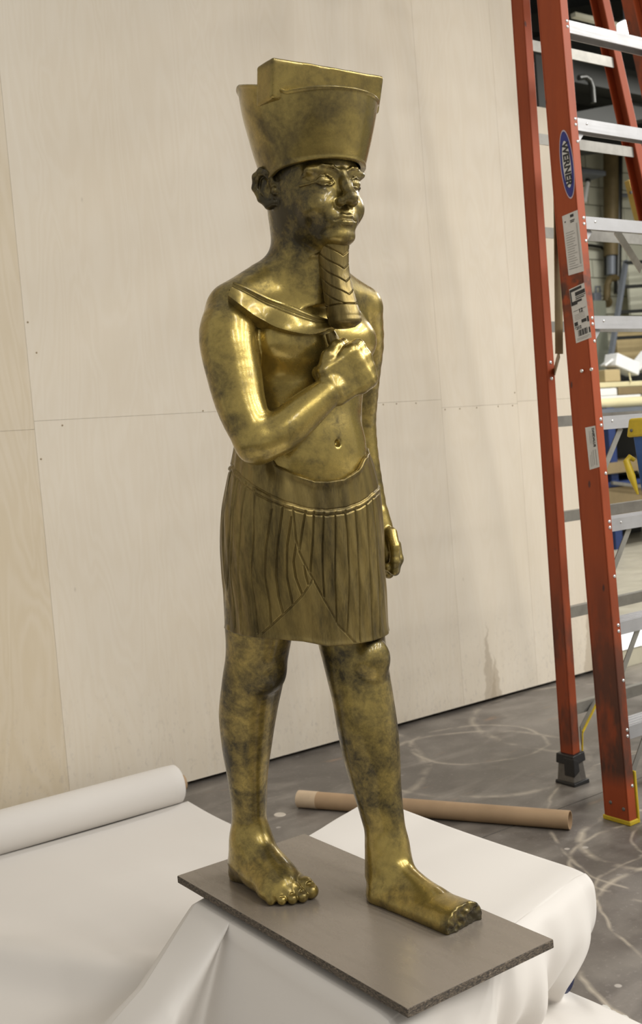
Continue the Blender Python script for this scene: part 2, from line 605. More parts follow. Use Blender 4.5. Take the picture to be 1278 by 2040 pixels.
def feet(P):
    # right foot, five toes
    h = cone(P, (-0.083, 0.180, 0.012), (-0.081, 0.150, 0.075), 0.034, 0.034)
    h = smin(h, ell(P, (-0.084, 0.090, 0.032), (0.046, 0.090, 0.036)), 0.03)
    h = smin(h, cone(P, (-0.079, 0.135, 0.085), (-0.074, 0.055, 0.040), 0.034, 0.024), 0.03)
    h = smin(h, rell(P, (-0.083, 0.040, 0.021), (0.055, 0.042, 0.024), ((1, 0.30, 0), (-0.30, 1, 0), (0, 0, 1))), 0.02)
    toes = [((-0.050, 0.030, 0.021), (-0.048, -0.016, 0.016), 0.0175, 0.0155), ((-0.071, 0.028, 0.021), (-0.071, -0.020, 0.013), 0.0118, 0.0112),
            ((-0.088, 0.032, 0.020), (-0.090, -0.012, 0.012), 0.0112, 0.0105), ((-0.104, 0.038, 0.018), (-0.107, 0.000, 0.011), 0.0106, 0.0098),
            ((-0.117, 0.048, 0.016), (-0.122, 0.016, 0.010), 0.0102, 0.0094)]
    t = None
    for a, b, ra, rb in toes:
        mid = (0.4 * a[0] + 0.6 * b[0], 0.4 * a[1] + 0.6 * b[1], 0.4 * a[2] + 0.6 * b[2] + 0.005)
        e = smin(cone(P, a, mid, ra, ra * 0.95), cone(P, mid, b, ra * 0.95, rb), 0.004)
        nail = ell(P, (b[0], b[1] - rb * 0.25, b[2] + rb * 0.95), (rb * 0.62, rb * 0.7, rb * 0.28))
        e = smax(e, -nail, 0.0015)
        t = e if t is None else smin(t, e, 0.0022)
    h = smin(h, t, 0.007)
    # left foot, broken off ahead of the instep
    g = cone(P, (0.066, -0.112, 0.008), (0.076, -0.112, 0.090), 0.039, 0.035)
    g = smin(g, cone(P, (0.072, -0.135, 0.050), (0.076, -0.235, 0.026), 0.034, 0.024), 0.022)
    Q = P.copy()
    Q[:, 0] = 0.075 + (P[:, 0] - 0.075) / 1.50
    g = smin(g, cone(Q, (0.066, -0.125, 0.012), (0.078, -0.37, 0.012), 0.030, 0.033), 0.022)
    cut = -(P[:, 1] + 0.325 - 0.10 * (P[:, 0] - 0.09)) + 0.0035 * lump(P, 190, 7) + 0.003 * lump(P, 420, 8)
    g = smax(g, cut, 0.004)
    d = np.minimum(h, g)
    d = np.maximum(d, -P[:, 2] + 0.0008)
    return d


def face(P, d):
    ax = np.abs(P[:, 0])
    Pm = P.copy()
    Pm[:, 0] = ax
    # brow shelf, eye sockets, cheeks
    d = smin(d, ell(Pm, (0.032, -0.218, 1.372), (0.034, 0.014, 0.011)), 0.014)
    d = smax(d, -ell(Pm, (0.033, -0.249, 1.353), (0.024, 0.0135, 0.0125)), 0.012)
    d = smin(d, ell(Pm, (0.037, -0.205, 1.312), (0.026, 0.026, 0.024)), 0.022)
    # eyeballs, lids, painted-line ridges
    d = smin(d, ell(Pm, (0.032, -0.2265, 1.3525), (0.0155, 0.0095, 0.0090)), 0.003)
    lid = chain(Pm, [(0.0475, -0.2235, 1.3515), (0.041, -0.2320, 1.3595), (0.032, -0.2365, 1.3620), (0.023, -0.2365, 1.3580), (0.0165, -0.2335, 1.3500)], [0.0014] * 5, 0.002)
    d = smin(d, lid, 0.002)
    lid = chain(Pm, [(0.0475, -0.2235, 1.3515), (0.040, -0.2305, 1.3455), (0.031, -0.2350, 1.3435), (0.022, -0.2355, 1.3460), (0.0165, -0.2335, 1.3500)], [0.0013] * 5, 0.002)
    d = smin(d, lid, 0.002)
    d = smin(d, chain(Pm, [(0.0475, -0.2235, 1.3515), (0.056, -0.214, 1.3500), (0.0655, -0.1975, 1.3490)], [0.0018, 0.0019, 0.0022], 0.002), 0.0025)
    d = smin(d, chain(Pm, [(0.010, -0.2390, 1.3705), (0.022, -0.2405, 1.3765), (0.038, -0.2330, 1.3785), (0.052, -0.2190, 1.3730), (0.0625, -0.2050, 1.3640)], [0.0016, 0.0022, 0.0022, 0.002, 0.0012], 0.003), 0.004)
    # nose
    d = smin(d, chain(P, [(0, -0.2395, 1.366), (0, -0.2475, 1.345), (0, -0.2585, 1.322)], [0.0075, 0.0085, 0.0115], 0.01), 0.008)
    d = smin(d, ell(P, (0, -0.2575, 1.3170), (0.0125, 0.0135, 0.0105)), 0.006)
    d = smin(d, ell(Pm, (0.0135, -0.2465, 1.3145), (0.0080, 0.0110, 0.0085)), 0.005)
    d = smax(d, -ell(Pm, (0.0068, -0.2560, 1.3065), (0.0036, 0.005, 0.003)), 0.002)
    # philtrum area, lips, chin
    d = smin(d, ell(P, (0, -0.2255, 1.2870), (0.031, 0.016, 0.020)), 0.014)
    d = smin(d, chain(Pm, [(0.0, -0.2425, 1.2895), (0.009, -0.2415, 1.2905), (0.0215, -0.2330, 1.2850)], [0.0042, 0.0040, 0.0015], 0.004), 0.003)
    d = smin(d, chain(Pm, [(0.0, -0.2425, 1.2790), (0.009, -0.2410, 1.2795), (0.0205, -0.2325, 1.2840)], [0.0056, 0.0050, 0.0015], 0.004), 0.003)
    d = smax(d, -chain(Pm, [(0.0, -0.2490, 1.2845), (0.010, -0.2475, 1.2850), (0.0235, -0.2365, 1.2840)], [0.0018, 0.0018, 0.0012], 0.002), 0.002)
    d = smin(d, ell(P, (0, -0.221, 1.2570), (0.026, 0.018, 0.013)), 0.016)
    # ears: helix ring, lobe, concha
    e = None
    pts = [(0.078, -0.136, 1.370), (0.086, -0.132, 1.386), (0.090, -0.118, 1.393), (0.093, -0.104, 1.386), (0.092, -0.098, 1.368), (0.087, -0.106, 1.347), (0.080, -0.119, 1.333), (0.077, -0.130, 1.335)]
    e = chain(Pm, pts, [0.006, 0.0068, 0.007, 0.007, 0.0068, 0.0068, 0.008, 0.0075], 0.004)
    e = smin(e, ell(Pm, (0.076, -0.120, 1.362), (0.008, 0.020, 0.026)), 0.006)
    e = smin(e, ell(Pm, (0.0795, -0.109, 1.366), (0.006, 0.015, 0.025)), 0.005)
    e = smin(e, chain(Pm, [(0.082, -0.112, 1.378), (0.084, -0.110, 1.362), (0.080, -0.118, 1.350)], [0.0042, 0.0045, 0.004], 0.003), 0.003)
    e = smin(e, ell(Pm, (0.079, -0.139, 1.354), (0.006, 0.006, 0.008)), 0.004)
    e = smax(e, -ell(Pm, (0.088, -0.127, 1.358), (0.008, 0.0075, 0.010)), 0.003)
    return smin(d, e, 0.006)


HX = np.array((0.86, -0.22, 0.46))      # along the right hand
HX = HX / np.linalg.norm(HX)
HZ = np.array((-0.40, 0.10, 0.91))
HZ = HZ - HX * (HZ @ HX)
HZ = HZ / np.linalg.norm(HZ)
HY = np.cross(HZ, HX)                    # into the chest
HC = np.array((0.004, -0.208, 1.012))


def right_fist(P):
    q = ((P - HC.astype(np.float32)) @ np.stack([HX, HY, HZ], 1).astype(np.float32))
    # palm block
    b = np.abs(q - np.array((-0.008, 0.005, 0.005), np.float32)) - np.array((0.034, 0.012, 0.028), np.float32)
    d = np.sqrt((np.maximum(b, 0) ** 2).sum(1)) + np.minimum(b.max(1), 0) - 0.013
    # four curled fingers, index on top
    for i, (z, r, x) in enumerate(((0.037, 0.0130, 0.040), (0.014, 0.0135, 0.041), (-0.008, 0.0130, 0.036), (-0.028, 0.0115, 0.029))):
        f = chain(q, [(x - 0.02, -0.004, z), (x + 0.004, 0.004, z), (x + 0.002, 0.030, z), (x - 0.032, 0.040, z)], [r, r, r * 0.95, r * 0.9], 0.006)
        d = smin(d, f, 0.014)
    # thumb lying along the top edge
    th = chain(q, [(-0.040, -0.002, 0.030), (-0.018, -0.001, 0.049), (0.010, 0.008, 0.056), (0.028, 0.018, 0.055)], [0.016, 0.0135, 0.0120, 0.0095], 0.006)
    d = smin(d, th, 0.004)
    return d


def left_fist(P):
    d = limb(P, [(0.204, 0.000, 0.735), (0.2065, -0.006, 0.705), (0.210, -0.013, 0.672), (0.209, -0.016, 0.640)], [0.0245, 0.0265, 0.0275, 0.0225], 3)
    c = np.array((0.209, -0.014, 0.655), np.float32)
    q = P - c
    for y, r, z in ((-0.030, 0.0105, -0.016), (-0.010, 0.0112, -0.022), (0.010, 0.0108, -0.020), (0.028, 0.0095, -0.012)):
        f = chain(q, [(0.008, y * 0.9, 0.020), (0.008, y, z + 0.006), (-0.004, y, z - 0.016), (-0.022, y, z - 0.006)], [r, r, r * 0.95, r * 0.85], 0.005)
        d = smin(d, f, 0.005)
    th = chain(q, [(0.000, -0.022, 0.045), (-0.006, -0.038, 0.018), (-0.010, -0.040, -0.012), (-0.012, -0.038, -0.032)], [0.014, 0.0115, 0.0105, 0.0085], 0.006)
    return smin(d, th, 0.005)


def arm_r(P):
    ra = limb(P, RARM, RARM_R)
    fa = limb(P, RFORE, RFORE_R)
    ra = smin(ra, fa, 0.012)
    return smin(ra, zone(P, right_fist, (-0.09, -0.30, 0.91), (0.10, -0.11, 1.12)), 0.008)


def arm_l(P):
    la = limb(P, LARM, LARM_R, 3)
    return smin(la, zone(P, left_fist, (0.13, -0.10, 0.58), (0.28, 0.08, 0.76)), 0.010)


def body(P):
    P = P.astype(np.float32)
    d = loft(P, TORSO)
    Pm = P.copy()
    Pm[:, 0] = np.abs(P[:, 0])
    d = smin(d, ell(Pm, (0.066, -0.130, 1.085), (0.062, 0.040, 0.046)), 0.03)           # chest
    d = smin(d, ell(P, (0, -0.120, 0.885), (0.085, 0.036, 0.070)), 0.03)                 # belly
    d = smin(d, cone(Pm, (0.02, -0.085, 1.217), (0.146, -0.068, 1.155), 0.051, 0.045), 0.03)   # trapezius to shoulder
    d = smin(d, cone(Pm, (0.03, -0.125, 1.180), (0.150, -0.085, 1.165), 0.018, 0.020), 0.03)    # collar bones
    d = smax(d, -ell(P, (0.0, -0.176, 0.893), (0.0085, 0.024, 0.0095)), 0.004)            # navel
    nk = loft(P, [(1.15, 0, -0.095, 0.070, 0.075, 0.070), (1.20, 0, -0.108, 0.064, 0.070, 0.072), (1.25, 0, -0.118, 0.061, 0.066, 0.078), (1.30, 0, -0.126, 0.064, 0.066, 0.088), (1.36, 0, -0.14, 0.070, 0.06, 0.095)])
    d = smin(d, nk, 0.03)
    m = P[:, 2] > 1.19
    if m.any():
        d[m] = smin(d[m], face(P[m], loft(P[m], HEAD)), 0.014)
    # right arm folded over the chest
    d = smin(d, zone(P, arm_r, (-0.28, -0.30, 0.82), (0.10, 0.03, 1.26)), 0.010)
    # left arm hanging
    d = smin(d, zone(P, arm_l, (0.05, -0.16, 0.55), (0.30, 0.12, 1.26)), 0.010)
    # legs
    m = P[:, 2] < 0.76
    if not m.any():
        return d + 0.0006 * lump(P, 55, 3) + 0.0003 * lump(P, 150, 4)
    P0, d0, P = P, d, P[m]
    rl = loft(P, RLEG)
    rl = smin(rl, ell(P, (-0.078, 0.020, 0.452), (0.034, 0.020, 0.036)), 0.02)
    ll = loft(P, LLEG)
    ll = smin(ll, ell(P, (0.078, -0.120, 0.470), (0.034, 0.018, 0.034)), 0.02)
    ft = zone(P, feet, (-0.3, -0.5, -0.1), (0.3, 0.3, 0.17), 0.06)
    rl = smin(rl, ft, 0.03)
    ll = smin(ll, ft, 0.03)
    lg = np.minimum(rl, ll)
    d0[m] = np.minimum(d0[m], np.maximum(lg, -P[:, 2] + 0.0005))
    d, P = d0, P0
    return d + 0.0006 * lump(P, 55, 3) + 0.0003 * lump(P, 150, 4)


def surface_nets(f, lo, hi, h):
    lo = np.array(lo, float)
    n = np.ceil((np.array(hi) - lo) / h).astype(int) + 1
    Bk = 6
    nb = (n + Bk - 1) // Bk
    n = nb * Bk
    bc = np.stack(np.meshgrid(*[(np.arange(k) + 0.5) * Bk * h for k in nb], indexing='ij'), -1).reshape(-1, 3) + lo
    fc = f(bc)
    D = np.repeat(np.repeat(np.repeat(fc.reshape(nb), Bk, 0), Bk, 1), Bk, 2).astype(np.float32)
    near = np.where(np.abs(fc) < Bk * h * 0.87 * 1.2 + 0.006)[0]
    g = np.stack(np.meshgrid(*[np.arange(Bk)] * 3, indexing='ij'), -1).reshape(-1, 3)
    bi = np.stack(np.unravel_index(near, nb), 1) * Bk
    for s in range(0, len(near), 1600):
        idx = (bi[s:s + 1600, None, :] + g[None]).reshape(-1, 3)
        D[idx[:, 0], idx[:, 1], idx[:, 2]] = f(idx * h + lo)
    S = D < 0
    cs = [(i, j, k) for i in (0, 1) for j in (0, 1) for k in (0, 1)]
    cnt = sum(S[i:n[0] - 1 + i, j:n[1] - 1 + j, k:n[2] - 1 + k].astype(np.int8) for i, j, k in cs)
    cell = np.argwhere((cnt > 0) & (cnt < 8))
    vid = -np.ones(tuple(n), np.int32)
    vid[cell[:, 0], cell[:, 1], cell[:, 2]] = np.arange(len(cell))
    acc = np.zeros((len(cell), 3))
    num = np.zeros(len(cell))
    for a in cs:
        for ax in range(3):
            if a[ax] == 0:
                b = list(a)
                b[ax] = 1
                pa, pb_ = cell + a, cell + b
                da, db = D[tuple(pa.T)], D[tuple(pb_.T)]
                m = (da < 0) != (db < 0)
                t = (da[m] / (da[m] - db[m]))[:, None]
                acc[m] += pa[m] + t * (pb_[m] - pa[m])
                num[m] += 1
    V = acc / num[:, None] * h + lo
    quads = []
    for ax in range(3):
        sl0 = [slice(1, -1)] * 3
        sl1 = [slice(1, -1)] * 3
        sl0[ax] = slice(0, -1)
        sl1[ax] = slice(1, None)
        a, b = S[tuple(sl0)], S[tuple(sl1)]
        e = np.argwhere(a != b)
        off = np.ones(3, int)
        off[ax] = 0
        e = e + off
        u, v = [k for k in range(3) if k != ax]
        du = np.zeros(3, int)
        du[u] = 1
        dv = np.zeros(3, int)
        dv[v] = 1
        q = np.stack([vid[tuple((e - du - dv).T)], vid[tuple((e - dv).T)], vid[tuple(e.T)], vid[tuple((e - du).T)]], 1)
        inside = S[tuple(e.T)]
        flip = inside if ax != 1 else ~inside
        q[~flip] = q[~flip][:, ::-1]
        quads.append(q)
    return V, np.concatenate(quads)


def refine(V, Q, mask):
    """split the chosen quads 1 to 4"""
    sel = Q[mask]
    E = np.sort(np.concatenate([sel[:, [0, 1]], sel[:, [1, 2]], sel[:, [2, 3]], sel[:, [3, 0]]]), 1)
    uq, inv = np.unique(E, axis=0, return_inverse=True)
    n0 = len(V)
    mid = (V[uq[:, 0]] + V[uq[:, 1]]) / 2
    cen = V[sel].mean(1)
    k = len(sel)
    inv = inv.ravel()
    e = [n0 + inv[i * k:(i + 1) * k] for i in range(4)]
    c = n0 + len(uq) + np.arange(k)
    new = [np.stack([sel[:, 0], e[0], c, e[3]], 1), np.stack([e[0], sel[:, 1], e[1], c], 1),
           np.stack([c, e[1], sel[:, 2], e[2]], 1), np.stack([e[3], c, e[2], sel[:, 3]], 1)]
    return np.concatenate([V, mid, cen]), np.concatenate([Q[~mask]] + new), np.concatenate([np.arange(n0, n0 + len(uq) + k)])


def grad(f, P, e=0.0006):
    g = np.stack([f(P + np.eye(3)[i] * e) - f(P - np.eye(3)[i] * e) for i in range(3)], 1) / (2 * e)
    return g


def project(f, V, steps=2):
    for _ in range(steps):
        g = grad(f, V)
        V = V - np.clip(f(V)[:, None], -0.003, 0.003) * g / np.maximum((g * g).sum(1, keepdims=True), 0.2)
    return V


def bronze(name, gold, dark, bias=0.0, streak=(1, 1, 1), rough=(0.26, 0.46), zones=None, coat=0.40):
    m = NT(name)
    co = m.mapv(m.co(), streak)
    big = m.noise(co, 9.0, 4, 0.6, 0.5)
    mid = m.noise(co, 34.0, 6, 0.7, 0.4)
    fine = m.noise(co, 150.0, 3, 0.7)
    f = m.math('ADD', m.math('MULTIPLY', big, 0.50), m.math('ADD', m.math('MULTIPLY', mid, 0.36), m.math('MULTIPLY', fine, 0.14)))
    f = m.math('ADD', f, bias)
    if zones:                                   # how worn the patina is from foot to head
        sep = m.n('ShaderNodeSeparateXYZ')
        m.put(sep.inputs[0], m.co())
        zz = m.math('DIVIDE', sep.outputs[2], 1.6)
        brk = m.math('MULTIPLY', m.math('SUBTRACT', -0.3125, sep.outputs[1]), 60.0, clamp=True)     # raw broken core of the left foot
        f = m.math('SUBTRACT', f, m.math('MULTIPLY', brk, 0.16))
        f = m.math('ADD', f, m.math('SUBTRACT', m.ramp(zz, *[(a / 1.6, b + 0.5) for a, b in zones]), 0.5))
    midc = tuple(0.42 * a + 0.58 * b for a, b in zip(gold, dark))
    col = m.ramp(f, (0.365, dark), (0.455, midc), (0.555, gold), (0.66, tuple(min(1, x * 1.3) for x in gold)))
    m.set(color=col, metal=0.80, rough=m.ramp(f, (0.40, rough[1]), (0.58, rough[0])), coat=coat, coat_rough=0.11)
    m.bump(m.math('ADD', mid, m.math('MULTIPLY', fine, 0.5)), 0.10, 0.003)
    return m.m


M_BRONZE = bronze('gilt_bronze', (0.355, 0.265, 0.072), (0.048, 0.038, 0.016),
                  zones=((0.0, 0.01), (0.10, 0.02), (0.18, -0.05), (0.40, -0.055), (0.49, -0.075), (0.60, -0.04), (0.85, 0.025), (1.15, 0.03), (1.23, -0.01), (1.26, -0.065), (1.40, -0.055)))
M_BRONZE_D = bronze('brown_bronze', (0.215, 0.160, 0.054), (0.048, 0.036, 0.014), 0.0, (1.6, 1.6, 0.35), (0.34, 0.52), coat=0.08)
M_BRONZE_C = bronze('crown_bronze', (0.295, 0.222, 0.062), (0.088, 0.066, 0.022), 0.02)

statue = empty('striding_statue', tuple(SO), 'gilt bronze striding statue in a tall flat-topped crown on a grey plate', 'statue')

_V, _Q = surface_nets(body, (-0.27, -0.40, -0.01), (0.27, 0.26, 1.46), 0.0026)
_V = project(body, _V, 1)
_c = _V[_Q].mean(1)
_mask = ((_c[:, 2] > 1.235) & (_c[:, 1] < -0.07)) | ((_c[:, 0] > -0.06) & (_c[:, 0] < 0.08) & (_c[:, 1] < -0.155) & (_c[:, 2] > 0.93) & (_c[:, 2] < 1.1)) \
    | ((_c[:, 2] < 0.06) & (_c[:, 0] < 0) & (_c[:, 1] < 0.07)) | ((_c[:, 2] < 0.08) & (_c[:, 1] < -0.26))
_V, _Q, _new = refine(_V, _Q, _mask)
_V[_new] = project(body, _V[_new], 2)
# drop what the crown and kilt enclose for good
_c = _V[_Q].mean(1)
_keep = (_c[:, 2] < 1.445)
_Q = _Q[_keep]
body_ob = mesh_np('body', _V + SO, _Q, M_BRONZE, statue, smooth=True)


def ring_mesh(rows, close_top=True, close_bottom=True):
    """rows: list of (n,3) arrays -> verts, faces"""
    n = len(rows[0])
    V = np.concatenate(rows)
    R = len(rows)
    i, k = np.meshgrid(np.arange(R - 1), np.arange(n), indexing='ij')
    k2 = (k + 1) % n
    F = np.stack([i * n + k, i * n + k2, (i + 1) * n + k2, (i + 1) * n + k], -1).reshape(-1, 4)
    return V, F


# ---- kilt: a shell in (angle, height) with engraved pleats
KILT = [  # z, cx, cy, rx, front, back
    (0.48, 0.003, -0.006, 0.160, 0.142, 0.142),
    (0.54, 0.003, -0.006, 0.160, 0.142, 0.142),
    (0.60, 0.003, -0.010, 0.160, 0.142, 0.142),
    (0.66, 0.0, -0.015, 0.1605, 0.140, 0.140),
    (0.72, 0.0, -0.020, 0.161, 0.139, 0.138),
    (0.78, 0.0, -0.025, 0.157, 0.136, 0.133),
    (0.84, 0.0, -0.030, 0.144, 0.131, 0.119),
    (0.90, 0.0, -0.037, 0.131, 0.122, 0.106),
    (0.96, 0.0, -0.043, 0.129, 0.116, 0.101),
]


def kilt_r(th, z):
    """surface point for angle (0 = straight ahead, + toward its left)"""
    cx, cy, rx, rf, rb = (spl(KILT, z, i) for i in range(1, 6))
    s, c = np.sin(th), np.cos(th)
    n = 2.35
    ry = np.where(c > 0, rf, rb)
    R = (np.abs(s / rx) ** n + np.abs(c / ry) ** n) ** (-1 / n)
    return np.stack([cx + R * s, cy - R * c, z], -1), R


CAMP = np.array([0, 0, EYE]) - SO


def pix_dir(u, v):
    r_, u_, f_ = np.array(_r), np.array(_u), np.array(_f)
    return f_ + r_ * ((u - 639.0) / FPX) - u_ * ((v - 1020.0) / FPX)


def hit(fun, u, v, t0=1.5, t1=2.6):
    """where the sight line of a photo point meets a surface"""
    d = pix_dir(u, v)
    t = np.linspace(t0, t1, 1400)
    f = fun(CAMP + t[:, None] * d)
    i = np.argmax(f < 0)
    if f[i] >= 0:
        i = np.argmin(f)
    return CAMP + t[i] * d


def kilt_f(P):
    th = np.arctan2(P[:, 0], -(P[:, 1] + 0.02))
    S, R = kilt_r(th, np.clip(P[:, 2], 0.48, 0.96))
    cy = spl(KILT, np.clip(P[:, 2], 0.48, 0.96), 2)
    return np.hypot(P[:, 0], P[:, 1] - cy) - np.hypot(S[:, 0], S[:, 1] - cy)


def on_kilt(pl):
    out = []
    for u, v in pl:
        p = hit(kilt_f, u, v)
        cy = float(spl(KILT, np.array([p[2]]), 2)[0])
        out.append((math.atan2(p[0], -(p[1] - cy)), p[2]))
    return np.array(out)


FLAP = on_kilt([(582.6, 1011), (586, 1045), (588.7, 1075), (596, 1100), (607, 1124), (622, 1151.6), (643.6, 1197), (671, 1246), (704.6, 1281)])
WRAP = on_kilt([(622, 1156), (610, 1173), (599, 1188), (580, 1207), (561, 1225), (535, 1249), (520, 1262)])
BELT = on_kilt([(463, 926), (480, 948), (500, 965), (534, 984), (567, 999), (613, 1013), (650, 1016), (689, 1011), (720, 999), (741, 981)])
TOPE = on_kilt([(546, 929), (582.6, 945.6), (625, 960), (650, 961), (683, 956), (711, 938), (723, 914)])
HEM = on_kilt([(450, 1252), (515, 1269), (560, 1273), (601, 1277), (650, 1287), (704, 1283), (738, 1277), (766, 1268)])


def edge_of(poly, back):
    """z of an edge for every angle, drawn points in view and a plain back"""
    p = poly[np.argsort(poly[:, 0])]
    th = np.concatenate([[-math.pi], p[:, 0], [math.pi]])
    zz = np.concatenate([[back], p[:, 1], [back]])
    return lambda t: np.interp(t, th, zz)


z_belt = edge_of(BELT, 0.865)
z_hem = edge_of(HEM, float(HEM[:, 1].mean()))
z_top = edge_of(np.concatenate([TOPE, [(-1.9, 0.935), (-1.5, 0.930), (-1.2, 0.912), (1.5, 0.90)]]), 0.935)
PLEATS = [[(470, 950), (461, 1020), (455, 1120), (452, 1240)], [(474, 955), (463, 1060), (460, 1150), (468, 1250)], [(490, 962), (478, 1060), (475, 1150), (481, 1255)],
          [(507, 975), (505, 1060), (500, 1150), (512, 1262)], [(541, 1015), (529, 1090), (527, 1150), (534, 1200), (537, 1246)],
          [(563, 1008), (552, 1090), (549, 1150), (553, 1190), (561, 1224)], [(580, 1030), (571, 1090), (571, 1150), (580, 1205)],
          [(589, 1085), (584, 1120), (588, 1150), (600, 1186)], [(606, 1128), (608, 1145), (613, 1166)],
          [(608, 1018), (601, 1060), (596, 1095)], [(625, 1020), (622, 1080), (618, 1140)], [(644, 1022), (642, 1090), (643, 1190)],
          [(667, 1022), (668, 1090), (666, 1160), (667, 1240)], [(687, 1018), (692, 1060), (695, 1130), (692, 1200), (688, 1262)],
          [(708, 1012), (713, 1080), (715, 1160), (715, 1280)], [(729, 1002), (735, 1090), (739, 1180), (742, 1276)], [(741, 992), (750, 1080), (755, 1160), (757, 1270)]]


def seg_dist(X, Y, poly):
    d = np.full(X.shape, 9.0)
    for a, b in zip(poly[:-1], poly[1:]):
        ab = b - a
        t = np.clip(((X - a[0]) * ab[0] + (Y - a[1]) * ab[1]) / (ab @ ab + 1e-12), 0, 1)
        d = np.minimum(d, np.hypot(X - a[0] - t * ab[0], Y - a[1] - t * ab[1]))
    return d


NT_, NZ_ = 1050, 300
th = np.linspace(-math.pi, math.pi, NT_, endpoint=False)
zt, zh = z_top(th), z_hem(th)
ss = np.linspace(0, 1, NZ_)
TH = np.repeat(th[None], NZ_, 0)
ZZ = zh[None] + (zt - zh)[None] * ss[:, None]
SP, RR = kilt_r(TH.ravel(), ZZ.ravel())
SP = SP.reshape(NZ_, NT_, 3)
AX = TH * 0.15                                     # arc length, near enough
lines = np.zeros_like(TH)


def engrave(poly, depth, w):
    global lines
    p = np.array([(a * 0.15, b) for a, b in poly])
    d = seg_dist(AX, ZZ, p)
    lines = np.minimum(lines, -depth * np.exp(-(d / w) ** 2))


for pl in PLEATS:
    engrave(on_kilt(pl), 0.0036, 0.0016)
for k in range(15):                                # plain pleats round the back
    a = math.radians(82 + k * 14.5)
    a = a if a < math.pi else a - 2 * math.pi
    if -1.75 < a < 1.30:
        continue
    engrave([(a, 0.52), (a + 0.02 * math.sin(k * 3), 0.7), (a, float(z_belt(a)) - 0.012)], 0.0036, 0.0016)
engrave(FLAP, 0.0030, 0.0015)
engrave(WRAP, 0.0030, 0.0015)
# the flap end under the wrap sits a little deeper than the overlapping cloth
ang = np.linspace(-math.pi, math.pi, 500)
bl = z_belt(ang)
engrave(np.stack([ang, bl], 1), 0.0022, 0.0014)
engrave(np.stack([ang, bl - 0.011], 1), 0.0024, 0.0014)
disp = lines.copy()
disp += 0.0022 * np.exp(-((ZZ - (z_belt(TH) - 0.0055)) / 0.004) ** 2)
disp += 0.0045 * np.exp(-((zt[None] - ZZ) / 0.0085) ** 2) * np.clip((1.0 - np.abs(TH)) * 2, 0, 1)            # rolled upper edge of the belt
disp -= 0.006 * np.exp(-((zt[None] - ZZ) / 0.022) ** 2) * np.clip((np.abs(TH) - 0.55) * 2, 0, 1)
disp += 0.0012 * np.exp(-((ZZ - zh[None]) / 0.006) ** 2)
disp += 0.0010 * np.sin(TH * 9 + 4 * ZZ) * 0.6 + 0.0007 * np.sin(TH * 31 + 40 * ZZ)
nrm = SP - np.stack([np.zeros_like(TH), spl(KILT, ZZ.ravel(), 2).reshape(TH.shape), ZZ], -1)
nrm /= np.linalg.norm(nrm, axis=-1, keepdims=True)
SP = SP + nrm * disp[..., None]
rows = [SP[0] - nrm[0] * 0.030, SP[0] - nrm[0] * 0.012 + np.array([0, 0, 0.001]), SP[0] - nrm[0] * 0.002 - np.array([0, 0, 0.0015])] + list(SP) + [SP[-1] - nrm[-1] * 0.004 + np.array([0, 0, 0.002]), SP[-1] - nrm[-1] * 0.012 - np.array([0, 0, 0.002]), SP[-1] - nrm[-1] * 0.02 - np.array([0, 0, 0.02])]
kV, kF = ring_mesh(rows)
kilt_ob = mesh_np('kilt', kV + SO, kF, M_BRONZE_D, statue, smooth=True)
kilt_ob['label'] = 'pleated kilt with a belt and crossed flap'

# ---- crown: flared cap reaching down to the nape
CROWN = [  # z, cx, cy, rx, front, back
    (1.270, 0, -0.130, 0.066, 0.060, 0.086),
    (1.310, 0, -0.137, 0.074, 0.066, 0.096),
    (1.350, 0, -0.150, 0.083, 0.084, 0.104),
    (1.385, 0, -0.155, 0.090, 0.099, 0.109),
    (1.420, 0, -0.157, 0.101, 0.109, 0.118),
    (1.460, 0, -0.159, 0.112, 0.119, 0.126),
    (1.500, 0, -0.160, 0.122, 0.127, 0.131),
    (1.535, 0, -0.161, 0.127, 0.132, 0.133),
    (1.560, 0, -0.161, 0.129, 0.134, 0.134),
]


def crown_pt(t, z):
    cx, cy, rx, rf, rb = (spl(CROWN, z, i) for i in range(1, 6))
    s, c = np.sin(t), np.cos(t)
    ry = np.where(c > 0, rf, rb)
    R = 1 / np.sqrt((s / rx) ** 2 + (c / ry) ** 2)
    return np.stack([cx + R * s, cy - R * c, z], -1)


nt = 220
t = np.linspace(-math.pi, math.pi, nt, endpoint=False)
at = np.abs(t)
rim = np.interp(at, [0, 0.5, 1.0, 1.45, 1.75, 2.1, math.pi], [1.388, 1.388, 1.386, 1.384, 1.378, 1.352, 1.345])
ztop = np.interp(at, [0, 0.96, 1.10, 1.35, 2.0, math.pi], [1.498, 1.498, 1.507, 1.518, 1.544, 1.548])
rows = []
for s in np.linspace(0, 1, 70):
    z = rim + (ztop - rim) * s
    p = crown_pt(t, z)
    rad = p - np.stack([np.zeros(nt), np.full(nt, -0.152), z], -1)
    rad /= np.linalg.norm(rad, axis=1, keepdims=True)
    bead = 0.0015 * math.exp(-((s - 0.0) / 0.03) ** 2) + 0.0030 * math.exp(-((s - 1) / 0.02) ** 2)
    rows.append(p + rad * (bead + 0.0012 * lump(p, 40, 11)[:, None]))
inner = rows[0].copy()
inner[:, :2] = np.array([0, -0.152]) + (inner[:, :2] - np.array([0, -0.152])) * 0.90
lip = rows[-1].copy()
lip[:, 2] += 0.003
lip[:, :2] = np.array([0, -0.156]) + (lip[:, :2] - np.array([0, -0.156])) * 0.975
mid = lip.copy()
mid[:, :2] = np.array([0, -0.156]) + (mid[:, :2] - np.array([0, -0.156])) * 0.3
mid[:, 2] = 1.515
cen = mid.copy()
cen[:, :2] = np.array([0, -0.156]) + (cen[:, :2] - np.array([0, -0.156])) * 0.02
V, F = ring_mesh([inner] + rows + [lip, mid, cen])
